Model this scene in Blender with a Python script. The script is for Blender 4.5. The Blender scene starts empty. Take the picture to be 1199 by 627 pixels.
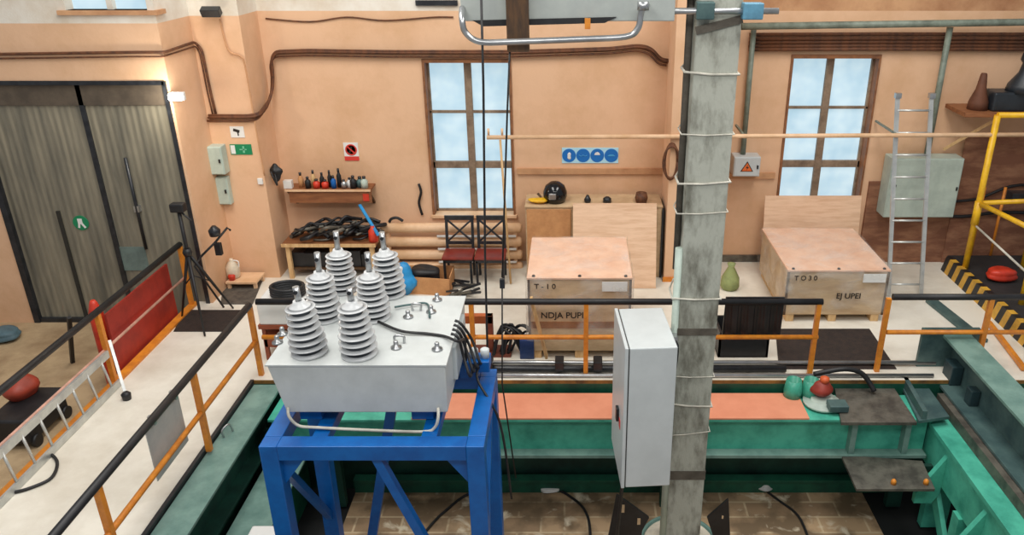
import bpy, bmesh, math, random
from mathutils import Vector, Matrix, Euler
random.seed(7)
PI = math.pi
C = bpy.context.scene.collection
scene = bpy.context.scene

# ---------------------------------------------------------------- camera
F, CX, CY, H, PITCH = 930.0, 670.0, 313.5, 5.6, math.radians(23.4)
W_, H_ = 1199, 627
cam = bpy.data.cameras.new('camera'); co = bpy.data.objects.new('camera', cam); C.objects.link(co)
cam.sensor_fit = 'HORIZONTAL'; cam.sensor_width = 36; cam.lens = F * 36 / W_
cam.shift_x = -(CX - W_ / 2) / W_
co.location = (0, 0, H); co.rotation_euler = (PI / 2 - PITCH, 0, 0)
cam.clip_end = 200
scene.camera = co
sp, cp = math.sin(PITCH), math.cos(PITCH)

def P(px, py, X=None, Y=None, Z=None):
    """point of the hall seen at a photo pixel, on the plane X=, Y= or Z="""
    u = (px - CX) / F; v = (CY - py) / F
    d = Vector((u, cp + v * sp, -sp + v * cp))
    if Z is not None: t = (Z - H) / d.z
    elif Y is not None: t = Y / d.y
    else: t = X / d.x
    return Vector((d.x * t, d.y * t, H + d.z * t))

# ---------------------------------------------------------------- materials
def lin(c):
    return tuple(((x / 255) / 12.92 if x / 255 <= 0.04045 else ((x / 255 + 0.055) / 1.055) ** 2.4) for x in c) + (1,)

MATS = {}
def mat(name, col, rough=0.6, metal=0.0, col2=None, scale=4.0, stretch=(1, 1, 1), lo=0.4, hi=0.65, bump=0.0, bscale=40, spec=0.5, alpha=1.0):
    if name in MATS: return MATS[name]
    m = bpy.data.materials.new(name); m.use_nodes = True
    nt = m.node_tree; b = nt.nodes['Principled BSDF']
    b.inputs['Base Color'].default_value = lin(col); b.inputs['Roughness'].default_value = rough
    b.inputs['Metallic'].default_value = metal; b.inputs['Specular IOR Level'].default_value = spec
    b.inputs['Alpha'].default_value = alpha
    tc = nt.nodes.new('ShaderNodeTexCoord'); mp = nt.nodes.new('ShaderNodeMapping')
    nt.links.new(tc.outputs['Object'], mp.inputs[0]); mp.inputs['Scale'].default_value = stretch
    if col2 is None: col2 = tuple(int(x * 0.82) for x in col); 
    n = nt.nodes.new('ShaderNodeTexNoise'); n.inputs['Scale'].default_value = scale; n.inputs['Detail'].default_value = 6
    n.inputs['Roughness'].default_value = 0.65
    nt.links.new(mp.outputs[0], n.inputs[0])
    r = nt.nodes.new('ShaderNodeValToRGB'); r.color_ramp.elements[0].position = lo; r.color_ramp.elements[1].position = hi
    r.color_ramp.elements[0].color = lin(col); r.color_ramp.elements[1].color = lin(col2)
    nt.links.new(n.outputs[0], r.inputs[0]); nt.links.new(r.outputs[0], b.inputs['Base Color'])
    if bump:
        n2 = nt.nodes.new('ShaderNodeTexNoise'); n2.inputs['Scale'].default_value = bscale
        bp = nt.nodes.new('ShaderNodeBump'); bp.inputs['Strength'].default_value = bump; bp.inputs['Distance'].default_value = 0.02
        nt.links.new(mp.outputs[0], n2.inputs[0]); nt.links.new(n2.outputs[0], bp.inputs['Height']); nt.links.new(bp.outputs[0], b.inputs['Normal'])
    MATS[name] = m; return m

def emis(name, col, s):
    m = bpy.data.materials.new(name); m.use_nodes = True; nt = m.node_tree
    b = nt.nodes['Principled BSDF']; b.inputs['Base Color'].default_value = lin(col)
    b.inputs['Emission Color'].default_value = lin(col); b.inputs['Emission Strength'].default_value = s
    return m

M = dict(
 peach=mat('peach_plaster', (226, 184, 148), 0.85, col2=(208, 164, 124), scale=0.9, lo=0.45, hi=0.75, bump=0.15, bscale=14),
 stain=mat('stained_plaster', (206, 158, 116), 0.85, col2=(168, 118, 82), scale=1.3, lo=0.4, hi=0.7, bump=0.2, bscale=14),
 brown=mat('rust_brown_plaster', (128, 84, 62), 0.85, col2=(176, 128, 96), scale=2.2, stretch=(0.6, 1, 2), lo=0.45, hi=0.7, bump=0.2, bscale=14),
 whitew=mat('whitewashed_plaster', (232, 226, 214), 0.85, col2=(214, 200, 180), scale=1.2, bump=0.1),
 floor=mat('painted_concrete_floor', (232, 226, 212), 0.45, col2=(202, 192, 174), scale=0.9, lo=0.42, hi=0.72, bump=0.05),
 lowfloor=mat('sandy_concrete_floor', (186, 160, 124), 0.8, col2=(150, 124, 92), scale=1.5, bump=0.2),
 black=mat('black_rubber', (20, 20, 22), 0.5, col2=(34, 34, 36)),
 blackm=mat('black_enamel', (26, 28, 32), 0.35, col2=(44, 46, 50), scale=8),
 matte=mat('dark_mat', (52, 40, 34), 0.9, col2=(38, 30, 27), scale=9, bump=0.4, bscale=60),
 greymat=mat('grey_mat', (96, 88, 78), 0.9, col2=(70, 64, 58), scale=9, bump=0.4),
 orange=mat('orange_enamel', (226, 142, 44), 0.45, col2=(196, 116, 40), scale=7),
 yellow=mat('yellow_enamel', (240, 190, 32), 0.4, col2=(214, 160, 34), scale=6),
 red=mat('red_painted_board', (172, 48, 34), 0.55, col2=(146, 36, 28), scale=3),
 redb=mat('bright_red_plastic', (214, 60, 36), 0.45),
 teal=mat('teal_enamel', (80, 182, 156), 0.45, col2=(48, 140, 120), scale=3, lo=0.4, hi=0.7, bump=0.05),
 tealg=mat('grey_teal_enamel', (120, 152, 142), 0.45, col2=(92, 126, 118), scale=3, bump=0.05),
 tealm=mat('worn_grey_green_steel', (84, 110, 108), 0.45, col2=(58, 82, 84), scale=3, metal=0.2),
 green=mat('bottle_green_enamel', (22, 88, 66), 0.5, col2=(14, 62, 50), scale=3),
 pitgreen=mat('pit_wall_green', (26, 76, 62), 0.6, col2=(14, 46, 40), scale=2),
 pitdark=mat('pit_dark_concrete', (28, 30, 30), 0.8, col2=(18, 20, 20), scale=2),
 salmon=mat('salmon_board', (222, 146, 114), 0.6, col2=(212, 134, 102), scale=2),
 blue=mat('blue_enamel', (0, 96, 172), 0.38, col2=(0, 80, 152), scale=4),
 blueb=mat('bright_blue_plastic', (40, 150, 214), 0.45),
 tank=mat('light_grey_tank_paint', (198, 202, 200), 0.35, col2=(186, 190, 188), scale=3),
 porc=mat('grey_porcelain_glaze', (206, 208, 208), 0.22, col2=(190, 193, 194), scale=3),
 porcd=mat('shaded_porcelain_neck', (72, 78, 84), 0.3, col2=(60, 64, 70), scale=3),
 cab=mat('cabinet_grey_paint', (200, 206, 206), 0.35, col2=(190, 196, 196), scale=2),
 cabg=mat('greenish_grey_cabinet_paint', (186, 200, 188), 0.45, col2=(166, 180, 170), scale=3),
 conc=mat('column_concrete', (176, 178, 166), 0.85, col2=(104, 102, 90), scale=3.0, stretch=(1.6, 1, 0.6), lo=0.44, hi=0.68, bump=0.35, bscale=22),
 concd=mat('dark_concrete_band', (98, 92, 82), 0.85, col2=(76, 70, 62), scale=4, bump=0.3),
 steel=mat('brushed_steel', (188, 190, 190), 0.3, metal=0.85, col2=(160, 162, 164)),
 alu=mat('aluminium', (206, 208, 204), 0.38, metal=0.6, col2=(182, 184, 182)),
 dsteel=mat('dull_plate_steel', (112, 108, 98), 0.5, metal=0.35, col2=(76, 72, 66), scale=5, lo=0.4, hi=0.65),
 pipeg=mat('grey_green_pipe', (128, 138, 124), 0.5, col2=(96, 104, 92), scale=5),
 beige=mat('beige_pipe_paint', (232, 194, 156), 0.5, col2=(214, 172, 130), scale=3),
 cable=mat('brown_cable_sheath', (112, 68, 40), 0.7, col2=(74, 46, 32), scale=12),
 ply=mat('plywood', (232, 196, 164), 0.65, col2=(214, 174, 140), scale=2, stretch=(1, 1, 8), bump=0.05),
 plytop=mat('salmon_plywood', (228, 188, 160), 0.6, col2=(214, 168, 138), scale=3, bump=0.05),
 crate=mat('crate_fibreboard', (204, 176, 138), 0.7, col2=(184, 154, 118), scale=3, stretch=(1, 1, 3)),
 cratet=mat('crate_tape_brown', (150, 96, 52), 0.6),
 ink=mat('black_stencil_ink', (40, 34, 28), 0.7),
 wood=mat('brown_wood', (150, 96, 58), 0.6, col2=(118, 70, 40), scale=3, stretch=(1, 6, 6)),
 woodl=mat('pale_wood', (214, 178, 128), 0.6, col2=(190, 150, 100), scale=3, stretch=(5, 5, 1)),
 woodd=mat('dark_stained_wood', (86, 58, 30), 0.6, col2=(56, 38, 22), scale=4, stretch=(5, 5, 1)),
 frame=mat('grey_brown_window_frame', (150, 128, 106), 0.6, col2=(112, 92, 74), scale=5),
 casing=mat('brown_window_casing', (150, 98, 60), 0.6, col2=(112, 72, 46), scale=5),
 seat=mat('red_leather_seat', (132, 44, 30), 0.3, col2=(110, 34, 26)),
 card=mat('cardboard', (200, 146, 96), 0.75, col2=(180, 126, 80), scale=5),
 white=mat('white_plastic', (228, 228, 224), 0.4, col2=(226, 226, 222)),
 hazy=mat('yellow_hazard_paint', (222, 170, 60), 0.5),
 sgreen=mat('safety_green', (16, 130, 84), 0.5, col2=(16, 130, 84)),
 sblue=mat('safety_blue', (20, 110, 190), 0.5, col2=(20, 110, 190)),
 sred=mat('sign_red', (214, 60, 50), 0.5, col2=(214, 60, 50)),
 olive=mat('olive_cloth', (150, 160, 104), 0.8),
 plate=mat('grey_sheet', (188, 188, 184), 0.5, col2=(172, 174, 172)),
 rope=mat('white_cord', (214, 210, 196), 0.7),
 cup=mat('sea_green_plastic', (64, 160, 134), 0.35),
)
# window panes: daylight through frosted glass
def pane_mat():
    m = bpy.data.materials.new('frosted_daylit_pane'); m.use_nodes = True; nt = m.node_tree
    b = nt.nodes['Principled BSDF']; b.inputs['Roughness'].default_value = 0.4
    tc = nt.nodes.new('ShaderNodeTexCoord'); n = nt.nodes.new('ShaderNodeTexNoise'); n.inputs['Scale'].default_value = 2.5
    r = nt.nodes.new('ShaderNodeValToRGB'); r.color_ramp.elements[0].color = lin((206, 230, 240)); r.color_ramp.elements[1].color = lin((170, 206, 224))
    r.color_ramp.elements[0].position = .35; r.color_ramp.elements[1].position = .7
    nt.links.new(tc.outputs['Object'], n.inputs[0]); nt.links.new(n.outputs[0], r.inputs[0])
    nt.links.new(r.outputs[0], b.inputs['Emission Color']); b.inputs['Emission Strength'].default_value = 0.92
    b.inputs['Base Color'].default_value = lin((120, 130, 136))
    return m
M['pane'] = pane_mat()

def gate_mat(name='ribbed_gate_steel', c1=(150, 142, 122), c2=(96, 94, 84)):
    m = mat(name, c1, 0.6, 0.1, col2=c2, scale=1.4, stretch=(3.0, 1, 0.35), lo=0.35, hi=0.68)
    nt = m.node_tree; b = nt.nodes['Principled BSDF']
    tc = nt.nodes.new('ShaderNodeTexCoord'); w = nt.nodes.new('ShaderNodeTexWave'); w.inputs['Scale'].default_value = 3.2
    w.bands_direction = 'X'
    bp = nt.nodes.new('ShaderNodeBump'); bp.inputs['Strength'].default_value = 0.35; bp.inputs['Distance'].default_value = 0.02
    nt.links.new(tc.outputs['Object'], w.inputs[0]); nt.links.new(w.outputs[0], bp.inputs['Height']); nt.links.new(bp.outputs[0], b.inputs['Normal'])
    return m
M['gate'] = gate_mat()

def block_mat():
    m = bpy.data.materials.new('grimy_paving_blocks'); m.use_nodes = True; nt = m.node_tree; b = nt.nodes['Principled BSDF']
    b.inputs['Roughness'].default_value = 0.75
    tc = nt.nodes.new('ShaderNodeTexCoord'); br = nt.nodes.new('ShaderNodeTexBrick')
    br.inputs['Scale'].default_value = 1.0; br.inputs['Brick Width'].default_value = 0.62; br.inputs['Row Height'].default_value = 0.3
    br.inputs['Mortar Size'].default_value = 0.018; br.inputs['Mortar Smooth'].default_value = 0.4
    br.inputs['Color1'].default_value = lin((188, 158, 122)); br.inputs['Color2'].default_value = lin((146, 120, 92)); br.inputs['Mortar'].default_value = lin((198, 176, 142))
    n = nt.nodes.new('ShaderNodeTexNoise'); n.inputs['Scale'].default_value = 2.2; n.inputs['Detail'].default_value = 8
    mx = nt.nodes.new('ShaderNodeMixRGB'); mx.blend_type = 'MIX'
    r = nt.nodes.new('ShaderNodeValToRGB'); r.color_ramp.elements[0].position = 0.44; r.color_ramp.elements[1].position = 0.6
    nt.links.new(tc.outputs['Object'], br.inputs[0]); nt.links.new(tc.outputs['Object'], n.inputs[0]); nt.links.new(n.outputs[0], r.inputs[0])
    nt.links.new(r.outputs[0], mx.inputs[0]); nt.links.new(br.outputs[0], mx.inputs[1]); mx.inputs[2].default_value = lin((116, 96, 72))
    n3 = nt.nodes.new('ShaderNodeTexNoise'); n3.inputs['Scale'].default_value = 3.1; n3.inputs['Detail'].default_value = 10; n3.inputs['Distortion'].default_value = 0.6
    r3 = nt.nodes.new('ShaderNodeValToRGB'); r3.color_ramp.elements[0].position = 0.58; r3.color_ramp.elements[1].position = 0.68
    m3 = nt.nodes.new('ShaderNodeMixRGB'); m3.inputs[2].default_value = lin((216, 202, 176))
    nt.links.new(tc.outputs['Object'], n3.inputs[0]); nt.links.new(n3.outputs[0], r3.inputs[0]); nt.links.new(r3.outputs[0], m3.inputs[0])
    nt.links.new(mx.outputs[0], m3.inputs[1]); nt.links.new(m3.outputs[0], b.inputs['Base Color'])
    return m
M['blocks'] = block_mat()

def film_mat():
    m = bpy.data.materials.new('stretch_film'); m.use_nodes = True; nt = m.node_tree; b = nt.nodes['Principled BSDF']
    b.inputs['Base Color'].default_value = lin((240, 236, 228)); b.inputs['Roughness'].default_value = 0.18; b.inputs['Alpha'].default_value = 0.22
    tc = nt.nodes.new('ShaderNodeTexCoord'); n = nt.nodes.new('ShaderNodeTexNoise'); n.inputs['Scale'].default_value = 2.2; n.inputs['Detail'].default_value = 2; n.inputs['Distortion'].default_value = 1
    mp = nt.nodes.new('ShaderNodeMapRange'); mp.inputs[1].default_value = 0.4; mp.inputs[2].default_value = 0.72; mp.inputs[3].default_value = 0.05; mp.inputs[4].default_value = 0.34
    bp = nt.nodes.new('ShaderNodeBump'); bp.inputs['Strength'].default_value = 0.8; bp.inputs['Distance'].default_value = 0.05
    nt.links.new(tc.outputs['Object'], n.inputs[0]); nt.links.new(n.outputs[0], mp.inputs[0]); nt.links.new(mp.outputs[0], b.inputs['Alpha'])
    nt.links.new(n.outputs[0], bp.inputs['Height']); nt.links.new(bp.outputs[0], b.inputs['Normal'])
    return m
M['film'] = film_mat()

# ---------------------------------------------------------------- mesh helpers
class MB:
    def __init__(s): s.bm = bmesh.new(); s.slot = 0
    def _f(s, vs):
        try: f = s.bm.faces.new(vs); f.material_index = s.slot; return f
        except ValueError: return None
    def box(s, x0, x1, y0, y1, z0, z1, rot=None, about=None):
        x0, x1 = sorted((x0, x1)); y0, y1 = sorted((y0, y1)); z0, z1 = sorted((z0, z1))
        v = [Vector((x, y, z)) for z in (z0, z1) for (x, y) in ((x0, y0), (x1, y0), (x1, y1), (x0, y1))]
        if rot is not None:
            R = Euler(rot).to_matrix(); c = Vector(about) if about is not None else sum(v, Vector()) / 8
            v = [R @ (p - c) + c for p in v]
        b = [s.bm.verts.new(p) for p in v]
        for q in ((3, 2, 1, 0), (4, 5, 6, 7), (0, 1, 5, 4), (1, 2, 6, 5), (2, 3, 7, 6), (3, 0, 4, 7)): s._f([b[i] for i in q])
        return s
    def bar(s, a, b, w, h=None, up=(0, 0, 1)):
        h = h or w; a = Vector(a); b = Vector(b); d = (b - a).normalized(); up = Vector(up)
        if abs(d.dot(up)) > 0.98: up = Vector((0, 1, 0))
        r = d.cross(up).normalized(); u = r.cross(d).normalized()
        vs = [s.bm.verts.new(p + r * (sx * w / 2) + u * (sy * h / 2)) for p in (a, b) for sx, sy in ((-1, -1), (1, -1), (1, 1), (-1, 1))]
        for q in ((3, 2, 1, 0), (4, 5, 6, 7), (0, 1, 5, 4), (1, 2, 6, 5), (2, 3, 7, 6), (3, 0, 4, 7)): s._f([vs[i] for i in q])
        return s
    def tube(s, pts, r, n=10, cap=True):
        pts = [Vector(p) for p in pts]; rr = r if isinstance(r, (list, tuple)) else [r] * len(pts)
        rings = []; prev = None
        for i, p in enumerate(pts):
            d = (pts[min(i + 1, len(pts) - 1)] - pts[max(i - 1, 0)]).normalized()
            if prev is None:
                a = Vector((0, 0, 1)) if abs(d.z) < 0.9 else Vector((0, 1, 0)); u = d.cross(a).normalized()
            else:
                u = (prev - d * prev.dot(d))
                u = u.normalized() if u.length > 1e-6 else d.orthogonal().normalized()
            prev = u; w = d.cross(u)
            rings.append([s.bm.verts.new(p + (u * math.cos(2 * PI * k / n) + w * math.sin(2 * PI * k / n)) * rr[i]) for k in range(n)])
        for a, b in zip(rings, rings[1:]):
            for k in range(n):
                f = s._f([a[k], a[(k + 1) % n], b[(k + 1) % n], b[k]])
                if f: f.smooth = True
        if cap: s._f(rings[0][::-1]); s._f(rings[-1])
        return s
    def lathe(s, prof, c=(0, 0, 0), n=32, tilt=None):
        c = Vector(c); R = Euler(tilt).to_matrix() if tilt else Matrix.Identity(3); rings = []
        for r, z in prof:
            rings.append([s.bm.verts.new(c + R @ Vector((r * math.cos(2 * PI * k / n), r * math.sin(2 * PI * k / n), z))) for k in range(n)])
        for a, b in zip(rings, rings[1:]):
            for k in range(n):
                f = s._f([a[k], a[(k + 1) % n], b[(k + 1) % n], b[k]])
                if f: f.smooth = True
        s._f(rings[0][::-1]); s._f(rings[-1]); return s
    def prism(s, poly, vec):
        vec = Vector(vec); a = [s.bm.verts.new(Vector(p)) for p in poly]; b = [s.bm.verts.new(Vector(p) + vec) for p in poly]
        n = len(a); s._f(a[::-1]); s._f(b)
        for k in range(n): s._f([a[k], a[(k + 1) % n], b[(k + 1) % n], b[k]])
        return s
    def blob(s, c, rx, ry, rz, seed=0, amp=0.12, sub=3):
        rnd = random.Random(seed); t = bmesh.new(); bmesh.ops.create_icosphere(t, subdivisions=sub, radius=1)
        ph = [rnd.uniform(0, 6) for _ in range(6)]; c = Vector(c); mp = {}
        for v in t.verts:
            k = 1 + amp * (math.sin(3 * v.co.x + ph[0]) + math.sin(4 * v.co.y + ph[1]) + math.sin(5 * v.co.z + ph[2]))
            mp[v.index] = s.bm.verts.new(c + Vector((v.co.x * rx * k, v.co.y * ry * k, v.co.z * rz * k)))
        for f in t.faces:
            g = s._f([mp[v.index] for v in f.verts])
            if g: g.smooth = True
        t.free(); return s
    def build(s, name, m, parent=None, bevel=0.0, origin=None):
        me = bpy.data.meshes.new(name); bmesh.ops.recalc_face_normals(s.bm, faces=s.bm.faces[:])
        # put the origin on the object itself
        vs = s.bm.verts
        if origin is None:
            mn = Vector([min(v.co[i] for v in vs) for i in range(3)]); mx = Vector([max(v.co[i] for v in vs) for i in range(3)])
            origin = Vector(((mn.x + mx.x) / 2, (mn.y + mx.y) / 2, mn.z))
        origin = Vector(origin)
        bmesh.ops.translate(s.bm, verts=s.bm.verts[:], vec=-origin)
        s.bm.to_mesh(me); s.bm.free()
        o = bpy.data.objects.new(name, me); C.objects.link(o)
        for k in (m if isinstance(m, (list, tuple)) else [m]): me.materials.append(M[k] if isinstance(k, str) else k)
        o.location = origin
        if parent is not None:
            o.parent = parent
            chain = Vector((0, 0, 0)); p = parent
            while p is not None: chain += p.location; p = p.parent
            o.location = origin - chain
        if bevel:
            bv = o.modifiers.new('bevel', 'BEVEL'); bv.width = bevel; bv.segments = 2; bv.limit_method = 'ANGLE'
        return o

def tag(o, label, cat, group=None, kind=None):
    if label: o['label'] = label
    if cat: o['category'] = cat
    if group: o['group'] = group
    if kind: o['kind'] = kind
    return o
def thing(name, loc, label, cat, group=None):
    o = bpy.data.objects.new(name, None); C.objects.link(o); o.location = loc; o.empty_display_size = 0.1
    return tag(o, label, cat, group)
def struct(name, mb, m, parent=None, bevel=0):
    o = mb.build(name, m, parent, bevel)
    if parent is None: o['kind'] = 'structure'
    return o
def dup(root, delta, label=None, group=None):
    r = root.copy(); C.objects.link(r); r.location = root.location + Vector(delta)
    if label: r['label'] = label
    if group: r['group'] = group
    for ch in [c for c in bpy.data.objects if c.parent == root]:
        c = ch.copy(); C.objects.link(c); c.parent = r
        for g in [k for k in bpy.data.objects if k.parent == ch]:
            d = g.copy(); C.objects.link(d); d.parent = c
    return r
def text(name, body, size, loc, rot, m, parent, depth=0.002, align='LEFT'):
    cu = bpy.data.curves.new(name, 'FONT'); cu.body = body; cu.size = size; cu.extrude = depth; cu.offset = size * 0.018; cu.align_x = align
    t = bpy.data.objects.new(name, cu); C.objects.link(t)
    bpy.context.view_layer.update()
    me = bpy.data.meshes.new_from_object(t.evaluated_get(bpy.context.evaluated_depsgraph_get()))
    bpy.data.objects.remove(t); me.materials.clear(); me.materials.append(M[m])
    o = bpy.data.objects.new(name, me); C.objects.link(o); o.rotation_euler = rot
    o.parent = parent; chain = Vector(); p = parent
    while p is not None: chain += p.location; p = p.parent
    o.location = Vector(loc) - chain
    return o
def arc(pts, n=6):
    """smooth polyline through points (Catmull-Rom)"""
    pts = [Vector(p) for p in pts]; out = []
    for i in range(len(pts) - 1):
        p0 = pts[max(i - 1, 0)]; p1 = pts[i]; p2 = pts[i + 1]; p3 = pts[min(i + 2, len(pts) - 1)]
        for k in range(n):
            t = k / n
            out.append(0.5 * ((2 * p1) + (p2 - p0) * t + (2 * p0 - 5 * p1 + 4 * p2 - p3) * t * t + (3 * p1 - p0 - 3 * p2 + p3) * t ** 3))
    out.append(pts[-1]); return out

def bend(pts, r=0.06):
    pts = [Vector(p) for p in pts]; out = [pts[0]]
    for i in range(1, len(pts) - 1):
        a, b, c = pts[i - 1], pts[i], pts[i + 1]; d1 = (a - b); d2 = (c - b); k = min(r, d1.length / 2, d2.length / 2)
        p, q = b + d1.normalized() * k, b + d2.normalized() * k
        for j in range(5):
            t = j / 4; out.append(p * (1 - t) ** 2 + b * 2 * t * (1 - t) + q * t * t)
    out.append(pts[-1]); return out

# ================================================================ SETTING
YW = 13.25      # far wall
YG = 11.5       # wall holding the gate
YP = 12.5       # left pilaster face
TOP = 5.9
PX0, PX1, PY1 = -4.27, 6.1, 9.15      # pit
ZL, ZP = -0.35, -1.75

mb = MB()
mb.box(PX0, 10, PY1, 13.8, -0.3, 0); mb.box(-6.12, PX0, 2.5, 13.8, -0.3, 0); mb.box(PX1, 10, 2.5, PY1, -0.3, 0)
struct('floor', mb, 'floor')
struct('floor', MB().box(-13, -6.12, 2.5, 12.6, ZL - 0.2, ZL), 'lowfloor')
struct('floor', MB().box(PX0 - 0.3, PX1 + 0.3, 2.5, PY1 + 0.3, ZP - 0.25, ZP - 0.05), 'pitdark')
struct('floor', MB().box(-3.05, 4.08, 2.6, 9.0, ZP - 0.05, ZP), 'blocks')
struct('wall_pit_far', MB().box(PX0 - 0.3, PX1 + 0.3, PY1 + 0.002, PY1 + 0.25, ZP - 0.05, -0.3), 'pitgreen')
struct('wall_pit_left', MB().box(PX0 - 0.25, PX0 - 0.002, 2.5, PY1, ZP - 0.05, -0.3), 'pitgreen')
struct('wall_pit_right', MB().box(PX1 + 0.002, PX1 + 0.25, 2.5, PY1, ZP - 0.05, -0.3), 'pitgreen')

# far wall with two window openings
W1 = (-2.43, -1.02, 0.88, 3.53); W2 = (3.6, 5.02, 0.95, 3.6)
ZB = 4.33
def wall_pieces(mb, x0, x1, z0, z1, holes):
    xs = x0
    for (a, b, c, d) in holes:
        mb.box(xs, a, YW, YW + 0.5, z0, z1)
        mb.box(a, b, YW, YW + 0.5, z0, c); mb.box(a, b, YW, YW + 0.5, d, z1); xs = b
    mb.box(xs, x1, YW, YW + 0.5, z0, z1)
mb = MB(); wall_pieces(mb, -5.6, 10, 0, ZB, [W1, W2]); struct('wall_far', mb, 'peach')
mb = MB(); mb.box(-5.6, 1.6, YW, YW + 0.5, ZB, TOP); struct('wall_far_upper', mb, 'whitew')
struct('wall_far_upper', MB().box(1.6, 10, YW, YW + 0.5, ZB, TOP), 'stain')
# left pilaster, its flank is the alcove side
struct('wall_pilaster_left', MB().box(-5.78, -5.03, YP, YW + 0.3, 0, ZB), 'peach')
struct('wall_pilaster_left', MB().box(-5.78, -5.03, YP, YW + 0.3, ZB, TOP), 'whitew')
struct('wall_pilaster_middle', MB().box(1.56, 2.5, 12.35, YW, 0, TOP), 'peach')
# gate wall
GX0, GX1, GZ = -8.68, -5.85, 3.5
mb = MB(); mb.box(-13, GX0, YG, YG + 0.4, ZL, ZB); mb.box(GX0, GX1, YG, YG + 0.4, GZ, ZB); mb.box(GX1, -5.78, YG, YP + 0.1, ZL, ZB)
mb.box(-13, GX1, YG + 0.4, YP + 0.1, GZ, ZB)
struct('wall_left', mb, 'peach')
# white band above with an upper window
mb = MB(); w3 = (P(75, 5, Y=YG).x, P(171, 5, Y=YG).x, P(100, 12, Y=YG).z)
mb.box(-13, w3[0], YG, YG + 0.4, ZB, TOP); mb.box(w3[1], -5.78, YG, YP + 0.1, ZB, TOP); mb.box(w3[0], w3[1], YG, YG + 0.4, ZB, w3[2])
struct('wall_left_upper', mb, 'whitew')
o = MB().box(w3[0], w3[1], YG + 0.2, YG + 0.24, w3[2], TOP).build('window_3', 'pane'); o['kind'] = 'structure'
mid = (w3[0] + w3[1]) / 2
MB().box(mid - 0.04, mid + 0.04, YG + 0.1, YG + 0.2, w3[2], TOP).build('window_frame', 'whitew', o)
MB().box(w3[0] - 0.1, w3[1] + 0.15, YG - 0.05, YG + 0.22, w3[2] - 0.06, w3[2]).build('window_sill', 'stain', o)
# upper sill right of the white wall
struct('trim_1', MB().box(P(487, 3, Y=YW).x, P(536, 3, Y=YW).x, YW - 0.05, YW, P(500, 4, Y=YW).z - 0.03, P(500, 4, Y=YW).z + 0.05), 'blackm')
# ledges of darker tan plaster along the alcoves
struct('trim_2', MB().box(-0.95, 1.56, YW - 0.05, YW, 1.64, 1.74), 'stain')
struct('trim_3', MB().box(2.5, 3.5, YW - 0.05, YW, 1.56, 1.66), 'stain')
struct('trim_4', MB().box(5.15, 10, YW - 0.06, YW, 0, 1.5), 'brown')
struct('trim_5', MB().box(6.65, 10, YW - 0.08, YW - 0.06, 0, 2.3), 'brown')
struct('baseboard_right', MB().box(2.5, 5.15, YW - 0.06, YW, 0, 0.12), 'dsteel')
struct('trim_6', MB().box(1.54, 2.52, 12.32, 12.35, 0, 0.08), 'orange')

def window(n, w, rows, lab):
    x0, x1, z0, z1 = w; yf = YW + 0.22
    r = MB().box(x0, x1, yf + 0.03, yf + 0.05, z0, z1).build('window_%d' % n, 'pane'); r['kind'] = 'structure'
    fr = MB(); t = 0.045
    fr.box(x0, x0 + t, yf - 0.03, yf + 0.06, z0, z1); fr.box(x1 - t, x1, yf - 0.03, yf + 0.06, z0, z1)
    fr.box(x0, x1, yf - 0.03, yf + 0.06, z0, z0 + t); fr.box(x0, x1, yf - 0.03, yf + 0.06, z1 - t, z1)
    cx = (x0 + x1) / 2 - 0.02; fr.box(cx - 0.06, cx + 0.06, yf - 0.04, yf + 0.06, z0, z1)
    for z, h in rows: fr.box(x0, x1, yf - 0.03, yf + 0.06, z - h, z + h)
    fr.build('window_frame', 'frame', r, 0.006)
    s = MB(); s.box(x0 - 0.03, x0 + 0.012, YW - 0.03, yf, z0 + .01, z1 - .01); s.box(x1 - 0.012, x1 + 0.02, YW - 0.03, yf, z0 + .01, z1 - .01); s.box(x0 - 0.03, x1 + 0.02, YW - 0.03, yf, z1 - 0.012, z1 + 0.05)
    s.build('window_casing', 'casing', r, 0.004)
    MB().box(x0 - 0.05, x1 + 0.05, YW - 0.06, yf, z0 - 0.05, z0 + 0.012).build('window_sill', 'beige', r, 0.01)
zz = lambda y: P(550, y, Y=YW + 0.2).z
window(1, W1, [(zz(131), 0.022), (zz(193), 0.06)], '')
window(2, W2, [(zz(126), 0.022), (zz(192), 0.06)], '')

# the steel gate
g = bpy.data.objects.new('door_1', None); C.objects.link(g); g.location = (-7.2, YG + 0.1, ZL); g['kind'] = 'structure'
xm = P(88, 100, Y=YG).x
MB().box(GX0, xm - 0.015, YG + 0.06, YG + 0.12, ZL, GZ - 0.3).build('gate_leaf', 'gate', g)
MB().box(xm + 0.015, GX1, YG + 0.06, YG + 0.12, ZL, GZ - 0.3).build('gate_leaf', 'gate', g)
MB().box(GX0, GX1, YG + 0.03, YG + 0.12, GZ - 0.32, GZ).build('gate_header', mat('dark_gate_header', (96, 84, 70), 0.7), g)
f = MB(); f.box(GX0 - 0.05, GX0 + 0.04, YG - 0.02, YG + 0.14, ZL, GZ + .03); f.box(GX1 - 0.03, GX1 + 0.03, YG - 0.02, YG + 0.14, ZL, GZ + .03)
f.box(GX0, GX1, YG - 0.02, YG + 0.1, GZ - 0.02, GZ + 0.04); f.box(GX0, GX1, YG + 0.0, YG + 0.14, ZL, ZL + 0.07)
f.build('gate_frame', 'blackm', g)
a = P(62, 250, Y=YG); b = P(97, 367, Y=YG)
wk = MB(); wx0 = P(64, 250, Y=YG).x; wx1 = xm - 0.1
wk.box(wx0, wx0 + 0.05, YG + 0.03, YG + 0.06, ZL + 0.05, 1.55)
wk.build('wicket_edge', mat('dark_gate_seam', (44, 42, 36), 0.7), g)
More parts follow.
